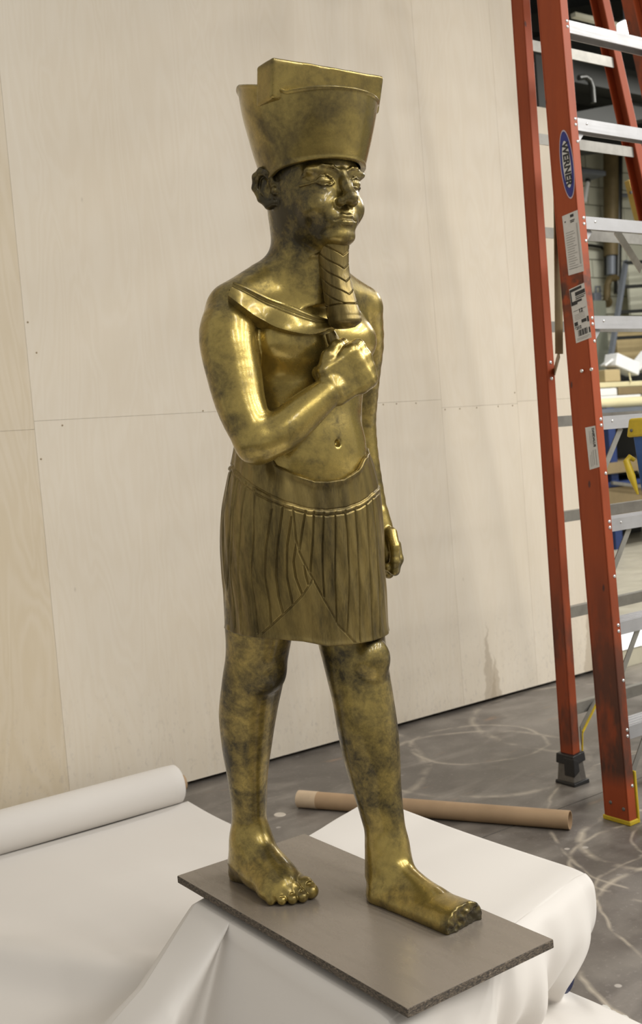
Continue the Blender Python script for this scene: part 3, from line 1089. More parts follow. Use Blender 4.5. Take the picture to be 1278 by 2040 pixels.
crown_ob = mesh_np('crown', V + SO, F, M_BRONZE_C, statue, smooth=True)
# the broken upright slab across the front of the crown
sl = np.array([(x, z) for x in np.linspace(-0.120, 0.122, 60) for z in np.linspace(1.497, 1.60, 26)])


def slab(P):
    q = P - np.array((-0.006, -0.203, 1.5195), np.float32)
    q = q.astype(np.float32)
    q[:, 0] = q[:, 0] / (1.0 + 0.55 * (P[:, 2] - 1.521))
    q[:, 1] = q[:, 1] + 0.30 * q[:, 2]
    b = np.abs(q) - np.array((0.115, 0.021, 0.0265), np.float32)
    d = np.sqrt((np.maximum(b, 0) ** 2).sum(1)) + np.minimum(b.max(1), 0) - 0.005
    # the lower middle is let into the crown
    return d + 0.0008 * lump(P, 60, 21) + 0.0008 * lump(P, 170, 22) * (P[:, 2] > 1.545)


V, Q = surface_nets(slab, (-0.15, -0.24, 1.46), (0.15, -0.15, 1.58), 0.0028)
slab_ob = mesh_np('crown_slab', project(slab, V, 1) + SO, Q, M_BRONZE_C, crown_ob, smooth=True)
slab_ob['label'] = 'broken upright slab rising from the crown'

# ---- plaited false beard
BEARD = [(1.098, 0, -0.212, 0.016, 0.018, 0.018), (1.104, 0, -0.212, 0.024, 0.028, 0.026), (1.118, 0, -0.210, 0.0265, 0.031, 0.029), (1.14, 0, -0.205, 0.0255, 0.030, 0.029),
         (1.17, 0, -0.199, 0.0235, 0.028, 0.028), (1.20, 0, -0.195, 0.0225, 0.027, 0.028), (1.23, 0, -0.194, 0.024, 0.029, 0.030), (1.255, 0, -0.196, 0.027, 0.031, 0.032)]
nt, nz = 200, 260
t = np.linspace(-math.pi, math.pi, nt, endpoint=False)
rows = []
for z in np.linspace(1.098, 1.255, nz):
    zz = np.full(nt, z)
    cx, cy, rx, rf, rb = (spl(BEARD, zz, i) for i in range(1, 6))
    s, c = np.sin(t), np.cos(t)
    R = (np.abs(s / rx) ** 2.6 + np.abs(c / np.where(c > 0, rf, rb)) ** 2.6) ** (-1 / 2.6)
    g = np.zeros(nt)
    if z > 1.138:
        for sgn in (1, -1):                       # plait lines falling to the front from each side
            ph = (z + 0.020 * (1 - np.abs(t) / 1.2)) / 0.0235
            dd = np.abs(ph - np.round(ph)) * 0.0235
            g = np.minimum(g, -0.0028 * np.exp(-(dd / 0.0011) ** 2) * ((t * sgn > -0.15) & (np.abs(t) < 2.4)))
    g = g - 0.0030 * math.exp(-((z - 1.1385) / 0.0011) ** 2)
    R = R + g
    rows.append(np.stack([cx + R * s, cy - R * c, zz], -1))
b0 = rows[0] * 1.0
b0[:, :2] = np.array([0, -0.212]) + (b0[:, :2] - np.array([0, -0.212])) * 0.1
b0[:, 2] -= 0.001
V, F = ring_mesh([b0] + rows)
beard_ob = mesh_np('beard', V + SO, F, M_BRONZE_D, statue, smooth=True)
beard_ob['label'] = 'long plaited false beard hanging from the chin'

# ---- broad collar fragment standing proud of the right breast
up_e = np.array([(463, 571), (500, 583), (550, 605), (600, 628), (640, 641), (664, 643)], float)
lo_e = np.array([(454, 598), (480, 622), (520, 648), (565, 664), (610, 671), (668, 656)], float)
ns, nu = 90, 34
cv = np.zeros((nu, ns, 3))


def coarse_body(P):
    return body(P)


def lerp_poly(p, s):
    x = np.linspace(0, 1, len(p))
    return np.stack([np.interp(s, x, p[:, 0]), np.interp(s, x, p[:, 1])], -1)


S_ = np.linspace(0, 1, ns)
UE, LE = lerp_poly(up_e, S_), lerp_poly(lo_e, S_)
gs, gu = 16, 6                                        # ray-cast a coarse grid, then interpolate
grid = np.zeros((gu, gs, 3))
for i, a in enumerate(np.linspace(0, 1, gu)):
    for j, b in enumerate(np.linspace(0, 1, gs)):
        uv = lerp_poly(up_e, b) * (1 - a) + lerp_poly(lo_e, b) * a
        d = pix_dir(*uv)
        tt = np.linspace(1.6, 2.5, 500)
        f = body(CAMP + tt[:, None] * d)
        k = np.argmax(f < 0.004)
        grid[i, j] = CAMP + tt[k] * d
for _ in range(3):
    g2 = grid.copy()
    g2[1:-1, 1:-1] = (grid[1:-1, 1:-1] * 2 + grid[:-2, 1:-1] + grid[2:, 1:-1] + grid[1:-1, :-2] + grid[1:-1, 2:]) / 6
    grid = g2
gi, gj = np.linspace(0, gu - 1, nu), np.linspace(0, gs - 1, ns)
for k in range(3):
    tmp = np.stack([np.interp(gj, np.arange(gs), grid[i, :, k]) for i in range(gu)])
    cv[:, :, k] = np.stack([np.interp(gi, np.arange(gu), tmp[:, j]) for j in range(ns)], 1)
for _ in range(40):
    c2_ = cv.copy()
    c2_[1:-1, 1:-1] = (cv[:-2, 1:-1] + cv[2:, 1:-1] + cv[1:-1, :-2] + cv[1:-1, 2:]) / 4
    c2_[0, 1:-1] = (cv[0, :-2] + cv[0, 2:]) / 2
    c2_[-1, 1:-1] = (cv[-1, :-2] + cv[-1, 2:]) / 2
    cv = c2_
du = np.gradient(cv, axis=0)
dv = np.gradient(cv, axis=1)
nn = np.cross(du, dv)
nn /= np.linalg.norm(nn, axis=-1, keepdims=True)
if (nn.mean((0, 1)) @ (CAMP - cv.mean((0, 1)))) < 0:
    nn = -nn
aa = np.linspace(0, 1, nu)[:, None] * np.ones((1, ns))
ht = 0.013 + 0.003 * np.sin(aa * math.pi)
for ga in (0.13, 0.24, 0.33):                           # three engraved lines along the upper edge
    ht = ht - 0.0022 * np.exp(-((aa - ga) / 0.030) ** 2)
top = cv + nn * ht[..., None]
base = cv - nn * 0.012
bo = base.copy()
V = np.concatenate([top.reshape(-1, 3), bo.reshape(-1, 3)])
F = []
for i in range(nu - 1):
    for j in range(ns - 1):
        a, b, c, d = i * ns + j, i * ns + j + 1, (i + 1) * ns + j + 1, (i + 1) * ns + j
        F.append((a, d, c, b))
M0 = nu * ns
for j in range(ns - 1):
    F.append((j, j + 1, M0 + j + 1, M0 + j))
    e = (nu - 1) * ns
    F.append((e + j + 1, e + j, M0 + e + j, M0 + e + j + 1))
for i in range(nu - 1):
    F.append(((i + 1) * ns, i * ns, M0 + i * ns, M0 + (i + 1) * ns))
    F.append((i * ns + ns - 1, (i + 1) * ns + ns - 1, M0 + (i + 1) * ns + ns - 1, M0 + i * ns + ns - 1))
collar_ob = mesh_np('broad_collar', V + SO, F, M_BRONZE_C, statue, smooth=True)
try:
    collar_ob.data.set_sharp_from_angle(angle=math.radians(50))
except Exception:
    pass
collar_ob['label'] = 'raised crescent of a broad collar on the right breast'

# ---- stub of the staff held in the fist
mb = MB()
st0 = SO + HC + HZ * 0.045 + HY * 0.020 + HX * 0.012
st1 = SO + HC + HZ * 0.083 + HY * 0.022 + HX * 0.018
mb.tube([st0, st0 * 0.4 + st1 * 0.6, st1], [0.0105, 0.0115, 0.0095], 18)
mb.build('staff_stub', M_BRONZE_D, statue, smooth=True)

# ---- steel plate
def plate_mats():
    m = NT('grey_plate')
    n1 = m.noise(m.mapv(m.co(), (3, 0.6, 1)), 14, 4)
    n2 = m.noise(m.co(), 220, 2)
    m.set(color=m.mix(m.ramp(n1, (0.3, 0.0), (0.7, 0.35)), (0.245, 0.210, 0.172), (0.21, 0.18, 0.147)), rough=m.ramp(n1, (0.3, 0.24), (0.7, 0.30)), spec=0.5, metal=0.2)
    e = NT('plate_edge')
    n3 = e.noise(e.mapv(e.co(), (1, 1, 3)), 160, 3, 0.75)
    e.set(color=e.ramp(n3, (0.42, (0.030, 0.024, 0.018)), (0.60, (0.13, 0.10, 0.07)), (0.72, (0.30, 0.25, 0.18))), rough=0.7)
    e.bump(n3, 0.5, 0.003)
    return m.m, e.m


M_PLATE, M_PEDGE = plate_mats()
px0, px1, py0, py1 = 1.007, 1.340, 1.300, 2.065
mb = MB()
mb.box((px0, py0, 0.265), (px1, py1, 0.2795))
plate = mb.build('base_plate', M_PEDGE, statue, bevel=0.0012)
MB().box((px0 + 0.001, py0 + 0.001, 0.279), (px1 - 0.001, py1 - 0.001, 0.2805)).build('plate_face', M_PLATE, plate)
plate['label'] = 'rectangular grey plate with rough dark edges'
M_PINE = simple('pine_block', (0.50, 0.36, 0.20), 0.6)
for yy in (1.50, 1.80, 2.0):
    MB().box((1.09, yy - 0.04, 0.2520), (1.27, yy + 0.04, 0.265)).build('spacer_block', M_PINE, plate)


# ================================================================== canvas, roll, dolly, tube
CAMW = np.array([0, 0, EYE])


def ray_ax(u, v, axis, val):
    d = pix_dir(u, v)
    t = (val - CAMW[axis]) / d[axis]
    return CAMW + t * d


def fabric(name, col):
    m = NT(name)
    n = m.noise(m.co(), 2.2, 4)
    wv = m.noise(m.co(), 700, 2)
    m.set(color=m.mix(m.ramp(n, (0.35, 0.0), (0.7, 0.3)), col, tuple(x * 0.93 for x in col)), rough=0.75, spec=0.2, sheen=0.1)
    m.bump(wv, 0.08, 0.0006)
    return m.m


M_CANVAS = fabric('white_canvas', (0.665, 0.633, 0.592))
PROF = np.array([(3.262, 0.006), (3.10, 0.003), (2.80, 0.003), (2.56, 0.004), (2.44, 0.010), (2.36, 0.055), (2.28, 0.165), (2.245, 0.225), (2.215, 0.246), (2.18, 0.2495), (1.90, 0.2495),
                 (1.60, 0.2495), (1.525, 0.2485), (1.492, 0.240), (1.474, 0.215), (1.464, 0.150), (1.476, 0.085), (1.505, 0.035), (1.522, 0.010), (1.500, 0.003), (1.44, 0.010), (1.38, 0.006), (1.30, 0.003), (1.0, 0.003), (0.55, 0.003)])
FLATP = np.array([3.262, 3.10, 2.80, 2.56, 2.44, 2.36, 2.28, 2.245, 2.215, 2.18, 1.90, 1.60, 1.525, 1.492, 1.46, 1.42, 1.38, 1.34, 1.30, 1.26, 1.22, 1.17, 1.10, 0.9, 0.55])
kk = np.linspace(0, len(PROF) - 1, 480)
tabY = np.concatenate([np.arange(len(PROF))[:, None], PROF, FLATP[:, None]], 1)
pY, pZ, pF = (spl(np.concatenate([tabY], 0), kk, i) for i in (1, 2, 3))
gx = np.concatenate([np.linspace(-1.3, 0.55, 60), np.linspace(0.565, 1.2, 90), np.linspace(1.21, 1.652, 60)])
GX, KK = np.meshgrid(gx, kk)
PY, PZ, PF = (np.repeat(a[:, None], len(gx), 1) for a in (pY, pZ, pF))
yb_ = np.clip((PF - 1.86) / 0.28, 0, 1)
xf_ = 0.905 - 0.26 * yb_ * yb_ * (3 - 2 * yb_)
w = np.clip((GX - xf_) / (1.012 - xf_), 0, 1)
w = w ** 0.85
w = np.where(GX > 1.0, np.maximum(w, 1 - 0.0 * GX), w)
ws = np.clip((GX - 0.90) / 0.14, 0, 1)
ws = ws * ws * (3 - 2 * ws)
Y = PF + (PY - PF) * ws
Z = 0.003 + (PZ - 0.003) * np.clip(w * 1.03 - 0.0, 0, 1)
# the climb at the back runs aslant, nearer on the left
cl = np.exp(-((Y - 2.24) / 0.30) ** 4)
Y = Y + cl * np.clip((GX - 1.65) * 0.37, -0.30, 0.0)
cf = np.clip((1.80 - Y) / 0.2, 0, 1)
Y = Y + cf * np.clip((GX - 1.62) * 0.26, -0.20, 0.0)
ysh = cf * np.clip((GX - 1.62) * 0.26, -0.20, 0.0)
# gathered folds on the front drop
fr = np.exp(-((Y - ysh - 1.48) / 0.09) ** 2) * np.clip((0.245 - Z) / 0.2, 0, 1) * ws
Y = Y - fr * (0.020 * np.sin((GX - 1.2) * 34 + Z * 9) + 0.012 * np.sin(GX * 71 + 1.0) - 0.012)
# soft ripples where it lies on the floor, and one long low fold
flat = np.clip(1 - Z / 0.04, 0, 1)
rip = 0.0022 * np.sin(GX * 7 + 2.5 * Y) + 0.0018 * np.sin(Y * 11 - 3 * GX + 1) + 0.002
a0, a1 = np.array((0.45, 3.05)), np.array((0.95, 2.20))
ab = (a1 - a0) / np.linalg.norm(a1 - a0)
sd = (GX - a0[0]) * (-ab[1]) + (Y - a0[1]) * ab[0]
fold = 0.055 * np.where(sd < 0, np.exp(-(sd / 0.065) ** 2), np.exp(-(sd / 0.13) ** 2))
Z = Z + flat * (rip + fold * np.clip((GX + 0.2), 0, 1) * np.clip((1.25 - GX) * 4, 0, 1))
Z = Z + 0.0015 * np.sin(GX * 23 + Y * 5) * (1 - flat) * (np.abs(Z - 0.2495) > 0.004)
Xw = GX + 0.006 * np.sin(Y * 6) * (GX > 1.6) - 0.085 * np.exp(-((Z - 0.05) / 0.06) ** 2) * (Y < 1.6) * np.clip((GX - 1.45) / 0.2, 0, 1)
cV = np.stack([Xw, Y, np.maximum(Z, 0.0025)], -1).reshape(-1, 3)
R_, C_ = GX.shape
i, j = np.meshgrid(np.arange(R_ - 1), np.arange(C_ - 1), indexing='ij')
cF = np.stack([i * C_ + j, (i + 1) * C_ + j, (i + 1) * C_ + j + 1, i * C_ + j + 1], -1).reshape(-1, 4)
cloth = mesh_np('canvas_sheet', cV, cF, M_CANVAS, None, smooth=True)
sm = cloth.modifiers.new('thick', 'SOLIDIFY')
sm.thickness = 0.0014
sm.offset = 1.0
tag(cloth, 'white canvas sheet spread over the floor and draped over the low platform under the statue', 'drop cloth')

roll = empty('canvas_roll', (0.2, 3.293, 0), 'thick white canvas roll lying along the foot of the plywood wall', 'fabric roll')
nt = 64
rows = []
for x, r in ((1.622, 0.02), (1.632, 0.050), (1.638, 0.061), (1.634, 0.0650), (1.60, 0.0665), (0.6, 0.0672), (-0.4, 0.0668), (-1.3, 0.0665), (-1.3, 0.02)):
    t = np.linspace(0, 2 * math.pi, nt, endpoint=False)
    rows.append(np.stack([np.full(nt, x), 3.293 + r * np.cos(t), 0.0700 + r * np.sin(t)], -1))
V, F = ring_mesh(rows)
o = mesh_np('rolled_canvas', V, F, M_CANVAS, roll, smooth=True)
o.data.set_sharp_from_angle(angle=math.radians(50))
M_KRAFT = simple('kraft_card', (0.40, 0.27, 0.155), 0.6, 0, 0.25, 9)
MB().tube([(1.4, 3.293, 0.068), (1.664, 3.293, 0.068)], 0.026, 20).build('card_core', M_KRAFT, roll, smooth=True)

# platform dolly under the cloth
M_DECK = simple('dolly_ply', (0.42, 0.32, 0.20), 0.6)
M_BLUE_RUB = simple('blue_wheel', (0.018, 0.024, 0.075), 0.3, 0, 0.3, 30)
M_STEEL = simple('zinc_steel', (0.50, 0.50, 0.50), 0.35, 0.9, 0.2, 40)
dolly = empty('platform_dolly', (1.31, 1.74, 0), 'low platform dolly mostly hidden by the white canvas, one blue caster peeking out', 'dolly')
MB().hexa([(1.05, 1.39, 0.205), (1.612, 1.52, 0.205), (1.612, 2.15, 0.205), (1.05, 1.96, 0.205), (1.05, 1.39, 0.2455), (1.612, 1.52, 0.2455), (1.612, 2.15, 0.2455), (1.05, 1.96, 0.2455)]).build('deck', M_DECK, dolly)
MB().box((1.06, 1.53, 0.150), (1.565, 1.57, 0.205)).build('deck_rail', M_DECK, dolly)
MB().box((1.06, 1.93, 0.150), (1.565, 1.97, 0.205)).build('deck_rail', M_DECK, dolly)
for x, y in ((1.588, 1.535), (1.09, 1.575), (1.575, 1.94), (1.09, 1.94)):
    cst = MB().box((x - 0.030, y - 0.030, 0.142), (x + 0.030, y + 0.030, 0.150)).bar((x, y - 0.020, 0.034), (x, y - 0.020, 0.145), 0.026, 0.004, (0, 1, 0)).bar((x, y + 0.020, 0.034), (x, y + 0.020, 0.145), 0.026, 0.004, (0, 1, 0)).build('caster', M_STEEL, dolly)
    MB().tube([(x, y - 0.016, 0.0385), (x, y - 0.012, 0.0385), (x, y + 0.012, 0.0385), (x, y + 0.016, 0.0385)], [0.031, 0.037, 0.037, 0.031], 24).build('wheel', M_BLUE_RUB, cst, smooth=True)

# cardboard tube on the floor
tb = empty('cardboard_tube', (2.11, 2.54, 0), 'long brown cardboard tube lying on the concrete behind the statue', 'cardboard tube')
ta, te = Vector((1.899, 2.936, 0.0275)), Vector((2.321, 2.151, 0.0275))


def pipe_shell(a, b, r0, r1, n=28):
    a, b = Vector(a), Vector(b)
    tdir = (b - a).normalized()
    s = tdir.orthogonal().normalized()
    u = tdir.cross(s)
    V, F = [], []
    for p, r in ((a, r0), (b, r0), (b, r1), (a, r1)):
        for k in range(n):
            q = 2 * math.pi * k / n
            V.append(p + (s * math.cos(q) + u * math.sin(q)) * r)
    for i in range(4):
        for k in range(n):
            k2 = (k + 1) % n
            F.append((i * n + k, i * n + k2, ((i + 1) % 4) * n + k2, ((i + 1) % 4) * n + k))
    return V, F


MB().add(*pipe_shell(ta, te, 0.0272, 0.0240)).build('tube_wall', M_KRAFT, tb, smooth=True)
M_TAPE = simple('pale_kraft', (0.56, 0.43, 0.29), 0.55, 0, 0.2, 30)
MB().add(*pipe_shell(ta - (te - ta) * 0.004, ta + (te - ta) * 0.075, 0.0280, 0.0265)).build('paper_wrap', M_TAPE, tb, smooth=True)

# pale dried drip on the concrete
p = ray_ax(557, 1623, 2, 0.0)
mb = MB()
n = 24
mb.add([(p[0] + 0.017 * math.cos(2 * math.pi * k / n), p[1] + 0.020 * math.sin(2 * math.pi * k / n), 0.0012) for k in range(n)] + [(p[0] + 0.019 * math.cos(2 * math.pi * k / n), p[1] + 0.022 * math.sin(2 * math.pi * k / n), 0.0) for k in range(n)],
       [tuple(range(n))] + [(n + k, n + (k + 1) % n, (k + 1) % n, k) for k in range(n)])
mb.build('dried_drip', simple('dried_plaster', (0.50, 0.45, 0.38), 0.7), floor)
M_CHIP = simple('plaster_chip', (0.58, 0.56, 0.51), 0.8, 0, 0.2, 40)
for k, (u, v, s, lab) in enumerate(((1203, 2012, 0.013, 'largest white plaster chip on the concrete by the canvas hem'), (1222, 2020, 0.008, 'small white plaster chip between two larger chips'), (1243, 2031, 0.011, 'white plaster chip lowest and farthest right beside the canvas'))):
    p = ray_ax(u, v, 2, 0.0)
    mb = MB()
    n = 7
    rr = [s * random.uniform(0.7, 1.15) for _ in range(n)]
    top = [(p[0] + 0.8 * rr[q] * math.cos(6.283 * q / n), p[1] + 0.8 * rr[q] * math.sin(6.283 * q / n), s * random.uniform(0.35, 0.6)) for q in range(n)]
    bot = [(p[0] + rr[q] * math.cos(6.283 * q / n), p[1] + rr[q] * math.sin(6.283 * q / n), 0) for q in range(n)]
    mb.add(top + bot, [tuple(range(n)), tuple(reversed(range(n, 2 * n)))] + [(n + q, n + (q + 1) % n, (q + 1) % n, q) for q in range(n)])
    tag(mb.build('plaster_chip', M_CHIP, origin=tuple(p)), lab, 'plaster chip', 'plaster chips on the floor')


# ================================================================== orange stepladder
def orange_mat():
    m = NT('orange_fibreglass')
    co = m.co()
    n = m.noise(m.mapv(co, (4, 4, 0.5)), 6, 4, 0.6)
    fib = m.noise(m.mapv(co, (40, 40, 0.8)), 6, 2)
    col = m.mix(m.ramp(n, (0.4, 0.0), (0.7, 0.6)), (0.33, 0.060, 0.016), (0.23, 0.040, 0.013))
    col = m.mix(m.math('MULTIPLY', fib, 0.25), col, (0.40, 0.095, 0.034))
    sep = m.n('ShaderNodeSeparateXYZ')
    m.put(sep.inputs[0], co)
    Z = sep.outputs[2]
    # hand and boot grime: a long scuffed band low down, one smear higher up, small chips
    lowb = m.math('MULTIPLY', m.ramp(Z, (0.10, 0.0), (0.15, 1.0), (0.45, 0.85), (0.80, 0.0)), m.ramp(m.noise(m.mapv(co, (1, 1, 0.35)), 14, 4, 0.65), (0.36, 0.1), (0.58, 1.0)))
    col = m.mix(m.math('MULTIPLY', lowb, 0.86), col, (0.045, 0.032, 0.024))
    zz = m.math('DIVIDE', m.math('ABSOLUTE', m.math('SUBTRACT', Z, 1.58)), 0.13)
    sm_ = m.math('MULTIPLY', m.math('SUBTRACT', 1.0, zz, clamp=True), m.ramp(m.noise(co, 22, 3), (0.38, 0.0), (0.55, 1.0)))
    sm_ = m.math('MULTIPLY', sm_, m.math('LESS_THAN', sep.outputs[0], -0.14))
    col = m.mix(m.math('MULTIPLY', sm_, 0.9), col, (0.05, 0.035, 0.028))
    vo = m.n('ShaderNodeTexVoronoi', feature='F1')
    m.put(vo.inputs['Vector'], m.mapv(co, (1, 1, 0.4)))
    vo.inputs['Scale'].default_value = 16
    col = m.mix(m.ramp(vo.outputs['Distance'], (0.05, 0.8), (0.09, 0.0)), col, (0.05, 0.03, 0.03))
    m.set(color=col, rough=0.50, spec=0.28)
    m.bump(fib, 0.06, 0.001)
    return m.m


def alu_mat():
    m = NT('brushed_aluminium')
    n = m.noise(m.mapv(m.co(), (1, 30, 30)), 5, 4, 0.6)
    n2 = m.noise(m.co(), 18, 4, 0.6)
    col = m.mix(m.ramp(n2, (0.35, 0.0), (0.7, 0.35)), (0.44, 0.44, 0.45), (0.32, 0.315, 0.31))
    m.set(color=col, rough=m.ramp(n, (0.3, 0.42), (0.7, 0.58)), metal=0.55)
    return m.m


M_ORANGE, M_ALU = orange_mat(), alu_mat()
M_ALU_D = simple('dull_aluminium', (0.34, 0.33, 0.30), 0.45, 0.8, 0.4, 20)
M_RIVET = simple('rivet', (0.80, 0.79, 0.78), 0.25, 0.9, 0.05)
M_BRASSY = simple('spreader_bronze', (0.25, 0.19, 0.10), 0.40, 0.7, 0.3, 20)
M_YELLOW = simple('yellow_plastic', (0.62, 0.44, 0.02), 0.45, 0, 0.35, 25)
M_TAPE_B = simple('black_tape', (0.015, 0.014, 0.014), 0.4, 0, 0.2, 40, 0.4)
M_BOOT = simple('grey_boot', (0.16, 0.145, 0.125), 0.5, 0.3, 0.4, 50, 0.3)
M_WHITE = simple('sticker_white', (0.62, 0.60, 0.56), 0.45, 0, 0.15, 30)
M_INK = simple('sticker_ink', (0.02, 0.02, 0.022), 0.5)
M_GREYINK = simple('faded_print', (0.34, 0.33, 0.31), 0.5)
M_BLUE = simple('badge_blue', (0.020, 0.028, 0.20), 0.35)

lad = empty('orange_stepladder', (2.8, 2.2, 0), 'tall orange fibreglass stepladder with aluminium steps beside the plywood wall', 'stepladder')


def F1p(z, ox=0.0, oy=0.0):
    return Vector((2.4835 + 0.0780 * z + ox, 2.0402 + 0.0868 * z + oy, z))


def R1p(z, ox=0.0, oy=0.0):
    return Vector((2.665 + 0.068 * z + ox, 2.405 + 0.057 * z + oy, z))


def F2p(z, ox=0.0, oy=0.0):
    return Vector((3.50 - 0.145 * z + ox, 2.0402 + 0.0868 * z + oy, z))


def R2p(z, ox=0.0, oy=0.0):
    return Vector((3.695 - 0.175 * z + ox, 2.405 + 0.057 * z + oy, z))


TOPZ = 3.45


def channel(fn, z0, z1, s, fl, web, th):
    """C rail: s = side of the web (-1 web on the low-x side); fn gives the inner front edge of the front flange"""
    m = MB()

    def prism(x0, x1, y0, y1):
        V = [fn(z0, x0, y0), fn(z0, x1, y0), fn(z0, x1, y1), fn(z0, x0, y1), fn(z1, x0, y0), fn(z1, x1, y0), fn(z1, x1, y1), fn(z1, x0, y1)]
        m.hexa(V)
    a, b = (-fl, 0) if s < 0 else (0, fl)
    prism(a, b, 0, th)
    prism(a, b, web - th, web)
    if s < 0:
        prism(-fl, -fl + th, th, web - th)
    else:
        prism(fl - th, fl, th, web - th)
    return m


for nm, fn, s, fl, web, z0 in (('front_rail', F1p, -1, 0.034, 0.092, 0.012), ('front_rail', F2p, 1, 0.034, 0.092, 0.012), ('rear_rail', R1p, -1, 0.034, 0.056, 0.05), ('rear_rail', R2p, 1, 0.040, 0.056, 0.05)):
    channel(fn, z0, TOPZ, s, fl, web, 0.005).build(nm, M_ORANGE, lad, bevel=0.0022)
MB().hexa([F1p(TOPZ, -0.05, -0.02), F2p(TOPZ, 0.05, -0.02), R2p(TOPZ, 0.05, 0.08), R1p(TOPZ, -0.05, 0.08), F1p(TOPZ + 0.06, -0.04, -0.02), F2p(TOPZ + 0.06, 0.04, -0.02), R2p(TOPZ + 0.06, 0.04, 0.08), R1p(TOPZ + 0.06, -0.04, 0.08)]).build('top_cap', M_ORANGE, lad, bevel=0.006)

for k in range(1, 11):
    zt_ = 0.305 * k - 0.027
    a, b = F1p(zt_), F2p(zt_)
    x0, x1, y0 = a.x, b.x, a.y
    m = MB()
    m.box((x0 - 0.006, y0 + 0.003, zt_ - 0.038), (x1 + 0.006, y0 + 0.007, zt_))        # front apron
    m.box((x0 - 0.006, y0 + 0.007, zt_ - 0.004), (x1 + 0.006, y0 + 0.080, zt_))        # tread
    m.box((x0 - 0.006, y0 + 0.076, zt_ - 0.020), (x1 + 0.006, y0 + 0.080, zt_ - 0.004))  # rear lip
    for q in range(4):                                                                  # tread ribs
        m.box((x0, y0 + 0.010 + q * 0.018, zt_), (x1, y0 + 0.016 + q * 0.018, zt_ + 0.002))
    step = m.build('step', M_ALU, lad)
    for dz in (0.006, 0.024):
        MB().dome(F1p(zt_ - dz, -0.011, 0), (0, -1, 0.09), 0.0058).build('rivet', M_RIVET, step, smooth=True)
        MB().dome(F2p(zt_ - dz, 0.011, 0), (0, -1, 0.09), 0.0058).build('rivet', M_RIVET, step, smooth=True)
    if 3 <= k <= 7:
        MB().dome((x0 + 0.045, y0 + 0.003, zt_ - 0.014), (0, -1, 0), 0.0045).build('rivet', M_RIVET, step, smooth=True)
    lowk = k <= 4
    if k != 8:
        dz, dx_ = (0.170, 0.105) if lowk else (0.078, 0.040)
        for fn, sg in ((F1p, 1), (F2p, -1)):
            pa = fn(zt_ - dz, sg * 0.000, 0.022)
            pb2 = fn(zt_ - 0.036, sg * dx_, 0.022)
            br = MB().bar(pa, pb2, 0.020, 0.003, (0, 1, 0)).build('knee_brace', M_ALU if not lowk else M_ALU_D, step)
            MB().dome(fn(zt_ - dz + 0.002, -sg * 0.009, 0), (0, -1, 0.09), 0.0058).build('rivet', M_RIVET, br, smooth=True)

for k in range(10):
    zb = 0.256 + 0.3185 * k
    a, b = R1p(zb, -0.002, 0.012), R2p(zb, 0.002, 0.012)
    MB().bar((a.x, a.y, zb - 0.018), (b.x, b.y, zb - 0.018), 0.004, 0.036).bar((a.x, a.y + 0.012, zb - 0.002), (b.x, b.y + 0.012, zb - 0.002), 0.024, 0.004).build('rear_brace', M_ALU_D, lad)

# folded spreader strip between the rails, and the one on the far side
pt, pm = ray_ax(1109, 345, 1, 2.30), ray_ax(1113, 705, 1, 2.30)
sp = MB().bar(pm, pt, 0.004, 0.026, (1, -0.3, 0)).build('spreader_bar', M_BRASSY, lad)
pe = R1p(1.36, -0.002, 0.0)
MB().bar(pm, pe, 0.004, 0.024, (0, 0, 1)).build('spreader_hinge', M_BRASSY, sp)
MB().bar(ray_ax(1226, 459, 1, 2.33), ray_ax(1276, 537, 1, 2.50), 0.026, 0.004, (0, 1, 0.3)).build('spreader_bar', M_ALU_D, lad)
for dz in (1.392, 1.338):
    MB().dome(R1p(dz, -0.018, 0), (0, -1, 0.06), 0.0065).build('rivet', M_RIVET, lad, smooth=True)
for u, v in ((1158, 739), (1177, 736)):
    q = ray_ax(u, v, 0, F1p(1.27, -0.034).x)
    MB().dome(q, (-1, 0, 0.07), 0.0062).build('rivet', M_RIVET, lad, smooth=True)

# feet
m = MB()
m.hexa([F1p(0.0, -0.036, -0.003), F1p(0.0, 0.006, -0.003), F1p(0.0, 0.006, 0.098), F1p(0.0, -0.036, 0.098), F1p(0.014, -0.036, -0.003), F1p(0.014, 0.006, -0.003), F1p(0.014, 0.006, 0.098), F1p(0.014, -0.036, 0.098)])
m.hexa([F1p(0.0, 0.002, -0.004), F1p(0.0, 0.010, -0.004), F1p(0.0, 0.010, 0.03), F1p(0.0, 0.002, 0.03), F1p(0.15, 0.002, -0.004), F1p(0.15, 0.010, -0.004), F1p(0.15, 0.010, 0.02), F1p(0.15, 0.002, 0.02)])
ft = m.build('rubber_shoe', M_YELLOW, lad, bevel=0.003)
for dz, oy in ((0.045, 0.018), (0.055, 0.065)):
    MB().dome(F1p(dz, -0.034, oy), (-1, 0, 0.07), 0.006).build('rivet', M_BOOT, ft, smooth=True)
m = MB()
m.hexa([F2p(0.0, -0.006, -0.003), F2p(0.0, 0.036, -0.003), F2p(0.0, 0.036, 0.098), F2p(0.0, -0.006, 0.098), F2p(0.014, -0.006, -0.003), F2p(0.014, 0.036, -0.003), F2p(0.014, 0.036, 0.098), F2p(0.014, -0.006, 0.098)])
m.build('rubber_shoe', M_YELLOW, lad, bevel=0.003)
